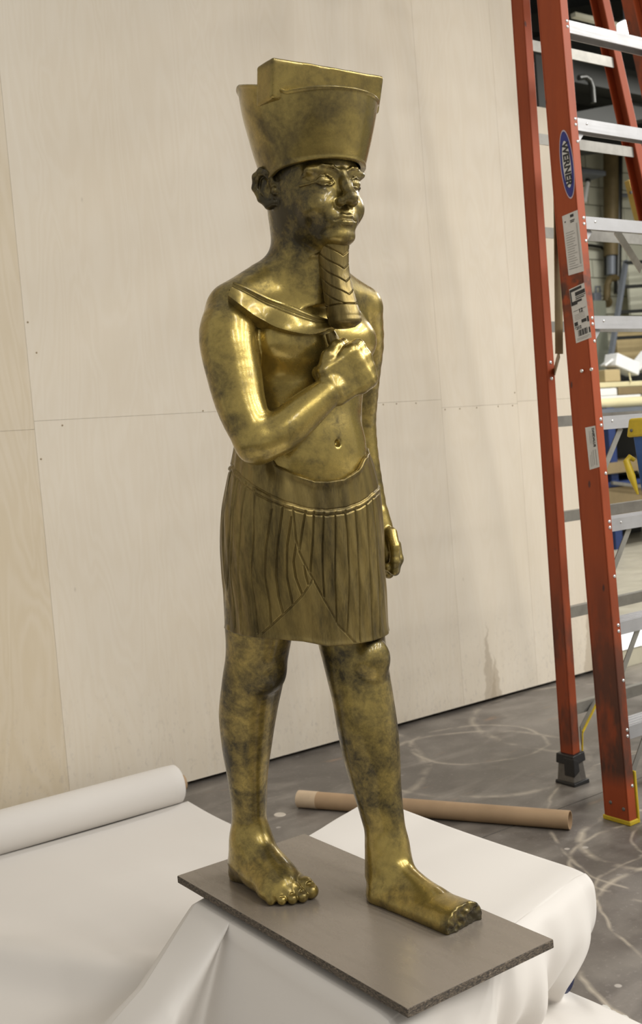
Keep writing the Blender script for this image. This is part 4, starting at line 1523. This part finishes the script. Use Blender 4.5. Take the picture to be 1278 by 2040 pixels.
for fn, sg in ((R1p, -1), (R2p, 1)):
    m = MB()
    x0, x1 = (-0.044, 0.006) if sg < 0 else (-0.006, 0.050)
    m.hexa([fn(0.0, x0 - 0.006, -0.010), fn(0.0, x1 + 0.008, -0.012), fn(0.0, x1 + 0.008, 0.066), fn(0.0, x0 - 0.006, 0.066), fn(0.085, x0 + 0.002, -0.004), fn(0.085, x1, -0.004), fn(0.085, x1, 0.060), fn(0.085, x0 + 0.002, 0.060)])
    bt = m.build('boot', M_BOOT, lad, bevel=0.006)
    m = MB()
    m.hexa([fn(0.066, x0 - 0.004, -0.012), fn(0.074, x1 + 0.006, -0.012), fn(0.074, x1 + 0.006, 0.066), fn(0.066, x0 - 0.004, 0.066), fn(0.098, x0 - 0.003, -0.010), fn(0.104, x1 + 0.004, -0.010), fn(0.104, x1 + 0.004, 0.064), fn(0.098, x0 - 0.003, 0.064)])
    m.hexa([fn(0.030, x0 - 0.006, -0.014), fn(0.045, x0 + 0.022, -0.014), fn(0.045, x0 + 0.022, 0.03), fn(0.030, x0 - 0.006, 0.03), fn(0.090, x0 - 0.005, -0.013), fn(0.080, x0 + 0.020, -0.013), fn(0.080, x0 + 0.020, 0.03), fn(0.090, x0 - 0.005, 0.03)])
    m.hexa([fn(0.0, x0 - 0.010, -0.015), fn(0.0, x1 + 0.014, -0.016), fn(0.0, x1 + 0.014, 0.070), fn(0.0, x0 - 0.010, 0.070), fn(0.012, x0 - 0.009, -0.014), fn(0.014, x1 + 0.012, -0.015), fn(0.014, x1 + 0.012, 0.068), fn(0.012, x0 - 0.009, 0.068)])
    m.build('tape_wrap', M_TAPE_B, bt, bevel=0.003)
# yellow edged gusset at the foot of the rear leg
g0, g1, g2 = R1p(0.105, 0.004, -0.006), R1p(0.165, 0.010, -0.006), Vector(ray_ax(1196, 1384, 1, R1p(0.25).y + 0.012))
gs_ = MB().add([g0, g1, g2, g2 + Vector((-0.02, 0, 0.004)), g1 + Vector((-0.008, 0, 0.02))], [(0, 1, 2, 3, 4)]).build('foot_gusset', M_ALU_D, lad)
mm = gs_.modifiers.new('thick', 'SOLIDIFY')
mm.thickness = 0.003
MB().bar(g0, g1, 0.005, 0.005).bar(g1, g2, 0.006, 0.008).build('gusset_edge', M_YELLOW, gs_)


# ---- stickers on the outer web of the near front rail
WEB_N = Vector((-1, 0, 0.0780)).normalized()


def web_pt(u, v, lift=0.0006):
    d = Vector(pix_dir(u, v))
    o = Vector((0, 0, EYE))
    p0 = F1p(0, -0.034, 0)
    t = (p0 - o).dot(WEB_N) / d.dot(WEB_N)
    return o + d * t + WEB_N * lift


def patch(name, corners, mat, parent, lift=0.0006, n=4, ragged=0.0):
    """flat sticker between four photo points (tl, tr, br, bl)"""
    c = [web_pt(u, v, lift) for u, v in corners]
    V, F = [], []
    for a in range(n + 1):
        for b in range(n + 1):
            s, t_ = b / n, a / n
            p_ = (c[0] * (1 - s) + c[1] * s) * (1 - t_) + (c[3] * (1 - s) + c[2] * s) * t_
            V.append(p_)
    for a in range(n):
        for b in range(n):
            i0 = a * (n + 1) + b
            F.append((i0, i0 + n + 1, i0 + n + 2, i0 + 1))
    o = mesh_np(name, [tuple(v) for v in V], F, mat, parent)
    return o, c


def on_patch(c, s, t_, lift=0.0):
    return (c[0] * (1 - s) + c[1] * s) * (1 - t_) + (c[3] * (1 - s) + c[2] * s) * t_ + WEB_N * lift


def print_mesh(name, rects, c, mat, parent, lift):
    m = MB()
    for s0, t0, s1, t1 in rects:
        q = [on_patch(c, s0, t0, lift), on_patch(c, s0, t1, lift), on_patch(c, s1, t1, lift), on_patch(c, s1, t0, lift)]
        m.add(q, [(0, 1, 2, 3)])
    o = m.build('small_print', mat, parent)
    o['kind'] = 'stuff'
    return o


def text_mesh(name, body_, origin, xdir, ydir, size, mat, parent, stretch=1.0):
    cu = bpy.data.curves.new(name, 'FONT')
    cu.body = body_
    cu.align_x = 'CENTER'
    cu.align_y = 'CENTER'
    cu.size = 1.0
    cu.offset = 0.045
    tmp = bpy.data.objects.new(name, cu)
    COL.objects.link(tmp)
    bpy.context.view_layer.update()
    me = bpy.data.meshes.new_from_object(tmp.evaluated_get(bpy.context.evaluated_depsgraph_get()))
    bpy.data.objects.remove(tmp)
    bpy.data.curves.remove(cu)
    V = [Vector(origin) + Vector(xdir) * (v.co.x * size * stretch) + Vector(ydir) * (v.co.y * size) for v in me.vertices]
    F = [tuple(p.vertices) for p in me.polygons]
    bpy.data.meshes.remove(me)
    return mesh_np(name, [tuple(v) for v in V], F, mat, parent)


def disc(name, c, ex, ey, mat, parent, lift, n=48, power=1.0):
    V = [c + WEB_N * lift + ex * (math.copysign(abs(math.cos(a)) ** power, math.cos(a))) + ey * (math.copysign(abs(math.sin(a)) ** 1.0, math.sin(a))) for a in (2 * math.pi * k / n for k in range(n))]
    return mesh_np(name, [tuple(v) for v in V] + [tuple(c + WEB_N * lift)], [(k, (k + 1) % n, n) for k in range(n)], mat, parent)


bt_, bb_ = web_pt(1121, 259), web_pt(1137, 396)
bl_, br_ = web_pt(1115, 331), web_pt(1141, 326)
bc_ = (bt_ + bb_) / 2
ey_, ex_ = (bb_ - bt_) / 2, Vector((0, -1, 0)) * ((br_ - bl_).length / 2)
M_PINKW = simple('badge_rim', (0.52, 0.42, 0.46), 0.4)
badge = disc('badge', bc_, ex_, ey_, M_PINKW, lad, 0.0002)
badge['label'] = 'blue and white oval maker badge'
disc('badge_field', bc_, ex_ * 0.90, ey_ * 0.955, M_BLUE, badge, 0.0006)
disc('badge_centre', bc_, ex_ * 0.60, ey_ * 0.68, M_WHITE, badge, 0.0010)
text_mesh('badge_lettering', 'WERNER', bc_ + WEB_N * 0.0014, ey_.normalized(), ex_.normalized(), ex_.length * 1.22, M_INK, badge, (ey_.length * 1.16) / (ex_.length * 1.22 * 3.75))

st1, c1 = patch('instruction_sticker', [(1119, 431), (1150, 418), (1163, 540), (1132, 549)], M_WHITE, lad, 0.0004)
print_mesh('faded_print', [(0.12, 0.30 + 0.04 * k, 0.62 + 0.1 * math.sin(k * 2.3), 0.312 + 0.04 * k) for k in range(16)] + [(0.80, 0.2 + 0.021 * k, 0.90, 0.212 + 0.021 * k) for k in range(32)] + [(0.08, 0.90, 0.92, 0.908)], c1, M_GREYINK, st1, 0.0004)
print_mesh('dark_print', [(0.50, 0.03, 0.72, 0.075), (0.12, 0.105, 0.20, 0.125), (0.46, 0.12, 0.76, 0.135), (0.48, 0.145, 0.72, 0.16)], c1, M_INK, st1, 0.0006)
st2, c2 = patch('capacity_sticker', [(1133, 577), (1163, 563), (1178, 672), (1147, 684)], M_WHITE, lad, 0.0004)
print_mesh('dark_print', [(0.02, 0.02, 0.80, 0.07), (0.02, 0.07, 0.10, 0.30), (0.34, 0.10, 0.98, 0.17), (0.34, 0.185, 0.98, 0.20), (0.34, 0.215, 0.90, 0.235), (0.04, 0.25, 0.72, 0.29), (0.02, 0.29, 0.42, 0.32), (0.08, 0.425, 0.9, 0.432),
                          (0.06, 0.63, 0.28, 0.70), (0.52, 0.62, 0.84, 0.68), (0.88, 0.60, 0.99, 0.70), (0.90, 0.80, 0.99, 0.90)]
           + [(0.22 + 0.056 * k, 0.79, 0.245 + 0.056 * k + 0.014 * (k % 3), 0.90) for k in range(11)], c2, M_INK, st2, 0.0004)
print_mesh('faded_print', [(0.12, 0.50 + 0.028 * k, 0.78, 0.508 + 0.028 * k) for k in range(4)] + [(0.1, 0.93, 0.9, 0.94), (0.1, 0.955, 0.8, 0.965)], c2, M_GREYINK, st2, 0.0004)
dn = (c2[3] - c2[0]).normalized()
rt = (c2[1] - c2[0]).normalized()
text_mesh('size_number', '12', on_patch(c2, 0.56, 0.455, 0.0008), rt, -dn, 0.016, M_INK, st2)
text_mesh('model_number', '6212', on_patch(c2, 0.26, 0.745, 0.0008), rt, -dn, 0.013, M_INK, st2)
st3, c3 = patch('owner_sticker', [(1165, 852), (1185, 848), (1194, 930), (1174, 936)], M_WHITE, lad, 0.0004)
dn = (c3[3] - c3[0]).normalized()
rt = (c3[1] - c3[0]).normalized()
L3 = (c3[3] - c3[0]).length
text_mesh('owner_name', 'DAEDALUS', on_patch(c3, 0.74, 0.27, 0.0006), dn, rt, 0.011, M_INK, st3, L3 * 0.50 / (0.011 * 5.6))
print_mesh('faded_print', [(0.50, 0.10, 0.54, 0.42), (0.34, 0.10, 0.38, 0.40), (0.72, 0.56, 0.80, 0.94), (0.52, 0.56, 0.58, 0.92), (0.36, 0.60, 0.40, 0.94), (0.20, 0.66, 0.24, 0.94)], c3, M_GREYINK, st3, 0.0004)


# ================================================================== workshop beyond the plywood
FY = 8.2                                   # face of the far block wall


def painted(name, col, vary=0.2, scale=6, rough=0.7):
    return simple(name, col, rough, 0, vary, scale, 0.0, 0.75)


M_BLOCK = painted('painted_block', (0.50, 0.50, 0.40), 0.35, 3)
M_MORTAR = painted('painted_joint', (0.36, 0.36, 0.29))
M_DARKM = simple('dark_steelwork', (0.010, 0.011, 0.009), 0.8, 0.0, 0.4, 5)
M_DUCT = simple('dark_duct', (0.012, 0.013, 0.010), 0.7, 0.0, 0.4, 4)
M_RUST = simple('rusty_pipe', (0.150, 0.110, 0.045), 0.6, 0.3, 0.5, 6)
M_BLKPIPE = simple('black_pipe', (0.020, 0.020, 0.016), 0.35, 0.4, 0.3, 10)
M_GREYB = simple('blue_grey_steel', (0.15, 0.165, 0.19), 0.5, 0.2, 0.2, 8)
M_CARD = simple('tan_card', (0.42, 0.33, 0.17), 0.7, 0, 0.2, 6)
M_CREAM = simple('cream_plastic', (0.62, 0.56, 0.34), 0.5, 0, 0.2, 8)
M_WHT = simple('white_enamel', (0.72, 0.73, 0.72), 0.4, 0, 0.12, 8)
M_WOODB = simple('brown_board', (0.22, 0.165, 0.085), 0.6, 0, 0.4, 5)
M_NAVY = simple('navy_rack_paint', (0.020, 0.040, 0.13), 0.5, 0, 0.3, 8)
M_BLUEF = simple('blue_fibreglass', (0.025, 0.10, 0.33), 0.42, 0, 0.35, 14)
M_BLK = simple('black_box', (0.012, 0.012, 0.012), 0.5)

wf = tag(MB().box((4.5, FY + 0.02, 0), (18, FY + 0.25, 6.6)).build('wall_far', M_MORTAR), kind='structure')
bm_ = None
for r in range(3, 23):
    for c in range(0, 9):
        x = 8.2 + c * 0.41 + (0.205 if r % 2 else 0)
        z = r * 0.205
        if bm_ is None:
            bm_ = MB().box((0, 0, 0), (0.398, 0.05, 0.194)).build('wall_block', M_BLOCK, None)
            bk = bm_
        else:
            bk = bm_.copy()
            COL.objects.link(bk)
        bk.parent = wf
        bk.location = (x, FY - 0.012, z)
tag(MB().box((4.3, -3.5, 6.5), (18, 9, 6.7)).build('ceiling', M_DARKM), kind='structure')
tag(MB().box((17.8, -3.5, 0), (18, 9, 6.6)).build('wall_right', M_BLOCK), kind='structure')


def px_box(name, u0, v0, u1, v1, y, depth, mat, parent=None, bevel=0.0, slope=None):
    """box whose near face, at distance y, spans these photo points"""
    a = ray_ax(u0, v0, 1, y)
    b = ray_ax(u1, v1, 1, y)
    um = ray_ax(u0, v1, 1, y)
    x0, x1, z0, z1 = min(a[0], b[0]), max(a[0], b[0]), min(a[2], b[2]), max(a[2], b[2])
    org = ((x0 + x1) / 2, y + depth / 2, z0)
    return MB().box((x0, y, z0), (x1, y + depth, z1)).build(name, mat, parent, bevel=bevel, origin=None if parent else org)


def P3(u, v, y):
    return ray_ax(u, v, 1, y)


# --- roof steelwork and ducts up high
yb = 6.6
g = empty('roof_steelwork', tuple(P3(1200, 200, yb)), 'dark roof steelwork and ducting high above the block wall', 'roof steelwork')


def roof_bar(name, u0, v0, u1, v1, th, y, mat, dep=0.3):
    a, b = P3(u0, v0, y), P3(u1, v1, y)
    d = (b - a) / np.linalg.norm(b - a)
    return MB().bar(tuple(a - d * 1.2), tuple(b + d * 1.8), dep, th).build(name, mat, g)


roof_bar('beam', 1140, 132, 1278, 150, 0.32, yb, M_DARKM, 0.5)
roof_bar('duct', 1140, 150, 1278, 178, 0.20, yb - 0.4, M_DUCT, 0.2)
roof_bar('duct', 1140, 250, 1278, 222, 0.17, yb - 0.2, M_DUCT, 0.3)
roof_bar('beam', 1140, 205, 1278, 210, 0.55, yb + 0.5, M_DARKM, 0.3)
roof_bar('beam', 1140, 275, 1278, 262, 0.30, yb + 0.6, M_DARKM, 0.3)
roof_bar('beam', 1060, 20, 1278, -8, 0.34, yb + 0.3, M_DARKM, 0.5)
roof_bar('beam', 1060, 55, 1278, 18, 0.14, yb - 0.3, M_BLKPIPE, 0.3)
roof_bar('beam', 1060, 130, 1140, 140, 0.5, yb + 0.2, M_DARKM, 0.3)
pp = [P3(1152, 155, yb - 0.7), P3(1165, 153, yb - 0.7), P3(1174, 160, yb - 0.7), P3(1179, 175, yb - 0.7), P3(1181, 205, yb - 0.7)]
MB().tube(pp, 0.022, 12).build('bent_pipe', M_BLKPIPE, g, smooth=True)
px_box('column_board', 1125, -60, 1146, 210, yb - 0.9, 0.1, M_DUCT, g)
px_box('column_board', 1066, 108, 1094, 232, yb - 1.2, 0.1, M_DUCT, g)
px_box('white_soffit', 1146, 32, 1300, 62, yb - 0.75, 0.05, painted('soffit_white', (0.55, 0.53, 0.42)), g)


def lamp_mat():
    m = NT('lamp_glow')
    m.set(color=(1.0, 0.98, 0.95), emit=(1.0, 0.97, 0.92), emit_s=9.0)
    return m.m


M_GLOW = lamp_mat()
for u0, v0, u1, v1, lab in ((1236, 42, 1257, 72, 'large glowing lamp high up between the orange ladder rails'), (1190, 51, 1207, 60, 'small glowing lamp just above the top visible ladder step')):
    c = P3((u0 + u1) / 2, v0, yb - 0.9)
    L = empty('shop_lamp', tuple(c), lab, 'lamp', 'lit shop lamps under the roof')
    a, b = P3(u0, v0, yb - 0.95), P3(u1, v1, yb - 0.95)
    MB().box((a[0], yb - 1.0, b[2]), (b[0], yb - 0.9, a[2])).build('lens', M_GLOW, L, bevel=0.02)
    MB().box((a[0] + 0.02, yb - 0.98, a[2] - 0.01), (b[0] - 0.02, yb - 0.92, a[2] + 0.012)).tube([(0.5 * (a[0] + b[0]), yb - 0.95, a[2] + 0.01), (0.5 * (a[0] + b[0]), yb - 0.95, 6.5)], 0.015, 8).build('housing', M_GREYB, L)

# --- services on the block wall
g = empty('wall_pipes', tuple(P3(1220, 560, FY - 0.25)), 'rusty and black pipes running down the block wall to a joined elbow', 'pipework')
MB().tube([P3(1210, 210, FY - 0.2), P3(1216, 300, FY - 0.2), P3(1217, 510, FY - 0.2)], 0.085, 16).build('lagged_pipe', M_RUST, g, smooth=True)
MB().tube([P3(1217, 510, FY - 0.2), P3(1217, 548, FY - 0.2)], 0.055, 14).build('pipe_sleeve', M_GREYB, g, smooth=True)
MB().tube([P3(1233, 210, FY - 0.25), P3(1232, 330, FY - 0.25), P3(1229, 585, FY - 0.25)], 0.042, 14).build('riser', M_BLKPIPE, g, smooth=True)
MB().tube([P3(1208, 600, FY - 0.25), P3(1209, 568, FY - 0.25), P3(1213, 556, FY - 0.25), P3(1222, 553, FY - 0.25), P3(1229, 556, FY - 0.25)], 0.040, 12).build('elbow', M_RUST, g, smooth=True)
MB().tube([P3(1206, 602, FY - 0.25), P3(1211, 602, FY - 0.25)], 0.06, 12).build('flange', M_RUST, g, smooth=True)
MB().tube([P3(1150, 487, FY - 0.08), P3(1176, 489, FY - 0.08), P3(1196, 492, FY - 0.08), P3(1204, 498, FY - 0.08), P3(1206, 510, FY - 0.08), P3(1206, 548, FY - 0.08)], 0.018, 10).build('conduit', M_BLKPIPE, g, smooth=True)
MB().tube([P3(1217, 390, FY - 0.12), P3(1262, 389, FY - 0.12)], 0.022, 10).build('cross_pipe', M_GREYB, g, smooth=True)

g = px_box('steel_shelf', 1120, 329, 1207, 350, FY - 0.35, 0.30, M_GREYB, bevel=0.01)
tag(g, 'short blue-grey steel shelf fixed to the block wall above eye level', 'shelf')
g = empty('strip_light', tuple(P3(1168, 400, FY - 0.2)), 'thin white tube hanging upright under the blue-grey shelf', 'light tube')
MB().tube([P3(1164, 402, FY - 0.2), P3(1170, 363, FY - 0.2)], 0.022, 12).build('tube', M_WHT, g, smooth=True)
MB().tube([P3(1170, 363, FY - 0.2), P3(1171, 358, FY - 0.2)], 0.03, 12).build('end_cap', M_BLK, g, smooth=True)
g = empty('wall_box', tuple(P3(1190, 590, FY - 0.2)), 'grey electrical box with a loop handle low on the block wall', 'electrical box')
px_box('case', 1184, 582, 1199, 600, FY - 0.2, 0.15, M_GREYB, g, 0.01)
MB().tube([P3(1186, 582, FY - 0.15), P3(1186, 571, FY - 0.15), P3(1194, 571, FY - 0.15), P3(1195, 582, FY - 0.15)], 0.012, 8).build('loop', M_GREYB, g, smooth=True)
g = empty('wooden_straightedge', tuple(P3(1264, 400, 5.6)), 'yellow wooden straightedge with a hole leaning behind the ladder', 'straightedge')
a, b = P3(1254, 358, 5.6), P3(1283, 470, 5.6)
MB().bar(tuple(a), tuple(b), 0.05, 0.085, (1, 0, 0.2)).build('board', simple('ruler_yellow', (0.42, 0.27, 0.05), 0.55, 0, 0.3, 12), g)
q = P3(1257, 383, 5.57)
MB().tube([tuple(q), (q[0], q[1] + 0.01, q[2])], 0.012, 12).build('hole', M_BLK, g)
g = empty('leaning_ladder', tuple(P3(1240, 700, 7.55)), 'narrow grey metal step frame leaning against the far block wall', 'metal frame')
for k, (u0, v0, u1, v1) in enumerate(((1246, 520, 1212, 735), (1330, 512, 1318, 735))):
    MB().bar(tuple(P3(u0, v0, 7.6)), tuple(P3(u1, v1, 7.5)), 0.04, 0.05, (0, 1, 0)).build('side_rail', M_GREYB, g)
for v in (524, 572, 622, 674):
    f_ = (v - 520) / 215
    MB().bar(tuple(P3(1246 - 34 * f_, v, 7.58)), tuple(P3(1330, v - 6, 7.58)), 0.03, 0.035).build('rung', M_DARKM, g)
tag(px_box('pale_board', 1250, 528, 1330, 628, 7.85, 0.03, M_BLOCK), 'pale board standing behind the grey metal step frame', 'board')
tag(px_box('tan_sheet', 1226, 656, 1330, 724, 7.8, 0.04, M_CARD), 'tan cardboard sheet standing at the foot of the grey metal step frame', 'cardboard sheet')
_a, _b = P3(1182, 598, 7.75), P3(1213, 700, 7.75)
tag(MB().box((_a[0], 7.75, 0), (_b[0], 8.05, _a[2])).build('tool_cabinet', simple('cabinet_green', (0.16, 0.17, 0.13), 0.5), bevel=0.01, origin=(_a[0], 7.9, 0)), 'grey-green cabinet beside the pipes on the far wall', 'cabinet')

# --- storage rack with clutter on its top level
yr = 6.7
g = empty('storage_rack', tuple(P3(1230, 1010, yr)), 'navy storage rack carrying long boards at the far end of the workshop', 'rack')
for u in (1215, 1325):
    a, b = P3(u, 812, yr), P3(u, 1000, yr)
    MB().box((a[0] - 0.05, yr, 0), (a[0] + 0.05, yr + 0.08, a[2])).build('upright', M_NAVY, g)
    MB().box((a[0] - 0.05, yr + 0.8, 0), (a[0] + 0.05, yr + 0.88, a[2])).build('upright', M_NAVY, g)
ztop_ = P3(1240, 812, yr)[2]
x0r, x1r = P3(1150, 812, yr)[0], P3(1400, 812, yr)[0]
MB().box((x0r, yr - 0.02, ztop_ - 0.05), (x1r, yr + 0.9, ztop_)).build('shelf_deck', M_GREYB, g)
for v, th, mt in ((940, 0.10, M_WOODB), (968, 0.05, M_NAVY), (1000, 0.16, M_WOODB), (1022, 0.06, M_WOODB)):
    zc = P3(1240, v, yr)[2]
    MB().box((x0r, yr - 0.06, max(zc, 0.02)), (x1r, yr + 0.8, max(zc, 0.02) + th)).build('board' if mt is M_WOODB else 'beam', mt, g)
MB().bar(tuple(P3(1218, 962, yr - 0.1)), tuple(P3(1300, 972, yr - 0.1)), 0.03, 0.03).build('strap_bar', M_ALU_D, g)
MB().box((x0r, yr + 0.86, 0), (x1r, yr + 0.9, ztop_ - 0.06)).build('back_sheet', M_BLK, g)


def tube_on(name, v, r, mat, lab, cat, y, u0=1150, u1=1330, dz=0.0):
    a = P3(u0, v, y)
    b = P3(u1, v, y)
    z = ztop_ + r + 0.001
    tag(MB().tube([(a[0], y, z), (b[0], y, z)], r, 14).build(name, mat, smooth=True, origin=((a[0] + b[0]) / 2, y, z - r)), lab, cat)


tube_on('pipe_length', 804, 0.050, M_CREAM, 'fat cream pipe lying on the rack edge below the white boards', 'pipe', yr + 0.12)
def shelf_box(name, u0, u1, v0, v1, y, dep, mat, lab, cat):
    a, b = P3(u0, v0, y), P3(u1, v1, y)
    a[2], b[2] = P3(1240, v0, y)[2] - 0.001, P3(1240, v1, y)[2]
    o = MB().box((a[0], y, b[2]), (b[0], y + dep, a[2])).build(name, mat, bevel=0.008, origin=((a[0] + b[0]) / 2, y, b[2]))
    return tag(o, lab, cat)


zA = P3(1240, 812, yr)[2]
shelf_box('white_board', 1150, 1277, 787, 801, yr + 0.20, 0.10, M_WHT, 'long white board lying flat along the far storage rack', 'board')
shelf_box('white_board', 1150, 1229, 772, 787, yr + 0.20, 0.10, M_WHT, 'shorter pale board stacked on the long white board', 'board')
shelf_box('scrub_brush', 1231, 1330, 771, 786.8, yr + 0.20, 0.06, M_WOODB, 'brown wooden brush lying on the boards on the rack', 'brush')
shelf_box('cream_pipe', 1150, 1330, 760, 770.5, yr + 0.20, 0.07, M_CREAM, 'straight cream pipe topmost on the rack pile', 'pipe')
shelf_box('brown_carton', 1204, 1236, 735, 759.5, yr + 0.20, 0.16, M_CARD, 'small brown carton under the white metal fitting', 'carton')
shelf_box('black_case', 1236, 1330, 744, 759.5, yr + 0.50, 0.2, M_BLK, 'low black case beside the brown carton on the rack', 'case')
g = empty('white_fitting', tuple(P3(1240, 745, yr + 0.25)), 'white folded metal fitting lying tilted on the brown carton', 'metal fitting')
a, b = P3(1215, 717, yr + 0.26), P3(1261, 737, yr + 0.26)
MB().bar(tuple(a), tuple(b), 0.16, 0.13, (0.2, 0, 1)).build('body', M_WHT, g, bevel=0.01)
MB().bar(tuple(P3(1200, 729, yr + 0.3)), tuple(a), 0.14, 0.02, (0, 0, 1)).build('flap', M_WHT, g)
MB().bar(tuple(b), tuple(P3(1290, 700, yr + 0.3)), 0.14, 0.03, (0, 0, 1)).build('flap', M_WHT, g)
MB().tube([P3(1252, 742, yr + 0.2), P3(1254, 752, yr + 0.2), P3(1256, 760, yr + 0.18)], 0.008, 8).build('cord', M_CREAM, g)

# --- more orange ladder rails stored behind
g = empty('stored_ladder', tuple(P3(1270, 300, 2.98)), 'second orange ladder standing behind the tall orange stepladder at the frame edge', 'ladder')
a, b = P3(1260, 0, 2.98), P3(1300, 190, 2.98)
d = (b - a) / abs(b[2] - a[2])
for off in (0.0, 0.42):
    t0 = a - d * (3.3 - a[2]) * 1.0
    t1 = a + d * a[2]
    MB().bar((t0[0] + off, t0[1], t0[2]), (t1[0] + off, t1[1], t1[2]), 0.09, 0.036, (1, 0, 0)).build('rail', M_ORANGE, g, bevel=0.003)
for k in range(9):
    z = 0.3 + 0.32 * k
    xx = a[0] + d[0] * (a[2] - z)
    MB().bar((xx, 2.98, z), (xx + 0.42, 2.98, z), 0.05, 0.03).build('rung', M_ALU_D, g)

# --- small blue stepladder, folded
g = empty('blue_stepladder', (2.45, 1.72, 0), 'small blue stepladder with a scuffed yellow top cap at the right edge', 'stepladder')
c0 = ray_ax(1246, 872, 1, 1.88)
ct = ray_ax(1254, 834, 1, 1.88)
x0, z0, z1 = c0[0], c0[2], ct[2]
m = MB()
m.hexa([(x0, 1.79, z0), (x0 + 0.36, 1.79, z0), (x0 + 0.36, 1.88, z0), (x0, 1.88, z0), (x0 + 0.008, 1.80, z1), (x0 + 0.35, 1.80, z1), (x0 + 0.35, 1.875, z1), (x0 + 0.008, 1.875, z1)])
m.build('top_cap', M_YELLOW, g, bevel=0.006)
MB().dome((x0 + 0.001, 1.862, z0 + 0.018), (-1, 0, 0.1), 0.0045).build('rivet', M_BOOT, g, smooth=True)
xr = ray_ax(1258, 890, 1, 1.870)[0]
for off, rear in ((0.0, 0), (0.29, 0), (0.0, 1), (0.29, 1)):
    yt = 1.812 + 0.036 * rear
    top = Vector((xr + 0.016 + off, yt, z0 + 0.01))
    ftv = Vector((xr + 0.012 + off + (0.05 if off else 0.0), yt - 0.12, 0.012))
    MB().bar(tuple(top), tuple(ftv), 0.034, 0.032, (1, 0, 0)).build('front_rail' if not rear else 'rear_rail', M_BLUEF, g, bevel=0.003)
    MB().bar((ftv.x, ftv.y, 0.0), (ftv.x, ftv.y, 0.03), 0.038, 0.04, (1, 0, 0)).build('foot', M_YELLOW, g)
for k in range(1, 4):
    f_ = 1 - k * 0.27
    MB().box((xr + 0.03, 1.80 - 0.12 * f_ - 0.05, z0 * (1 - f_) - 0.03), (xr + 0.33, 1.80 - 0.12 * f_ - 0.01, z0 * (1 - f_))).build('step', M_ALU, g)
h0, h1 = ray_ax(1247, 918, 1, 1.872), ray_ax(1270, 985, 1, 1.845)
MB().tube([ray_ax(1262, 916, 1, 1.868), ray_ax(1253, 911, 1, 1.872), tuple(h0), tuple(0.5 * h0 + 0.5 * h1 + np.array([-0.002, 0, 0.003])), tuple(h1)], [0.006, 0.0080, 0.0090, 0.0105, 0.003], 12).build('tray_hook', M_YELLOW, g, smooth=True)

# --- film-wrapped carton on the far floor
g = empty('wrapped_carton', tuple(ray_ax(1290, 1330, 2, 0)), 'pale carton with a torn white plastic film on the floor behind the ladder', 'carton')
q = ray_ax(1275, 1318, 2, 0)
MB().box((q[0] - 0.28, q[1] - 0.02, 0), (q[0] + 0.5, q[1] + 0.5, 0.085)).build('box', simple('pale_card', (0.50, 0.47, 0.36), 0.6), g)
MB().add([(q[0] - 0.29, q[1] - 0.03, 0.088), (q[0] + 0.3, q[1] - 0.03, 0.086), (q[0] + 0.25, q[1] + 0.25, 0.10), (q[0] + 0.02, q[1] + 0.10, 0.17), (q[0] - 0.2, q[1] + 0.2, 0.09)], [(0, 1, 3), (1, 2, 3), (0, 3, 4)]).build('film', simple('white_film', (0.80, 0.82, 0.84), 0.15), g)
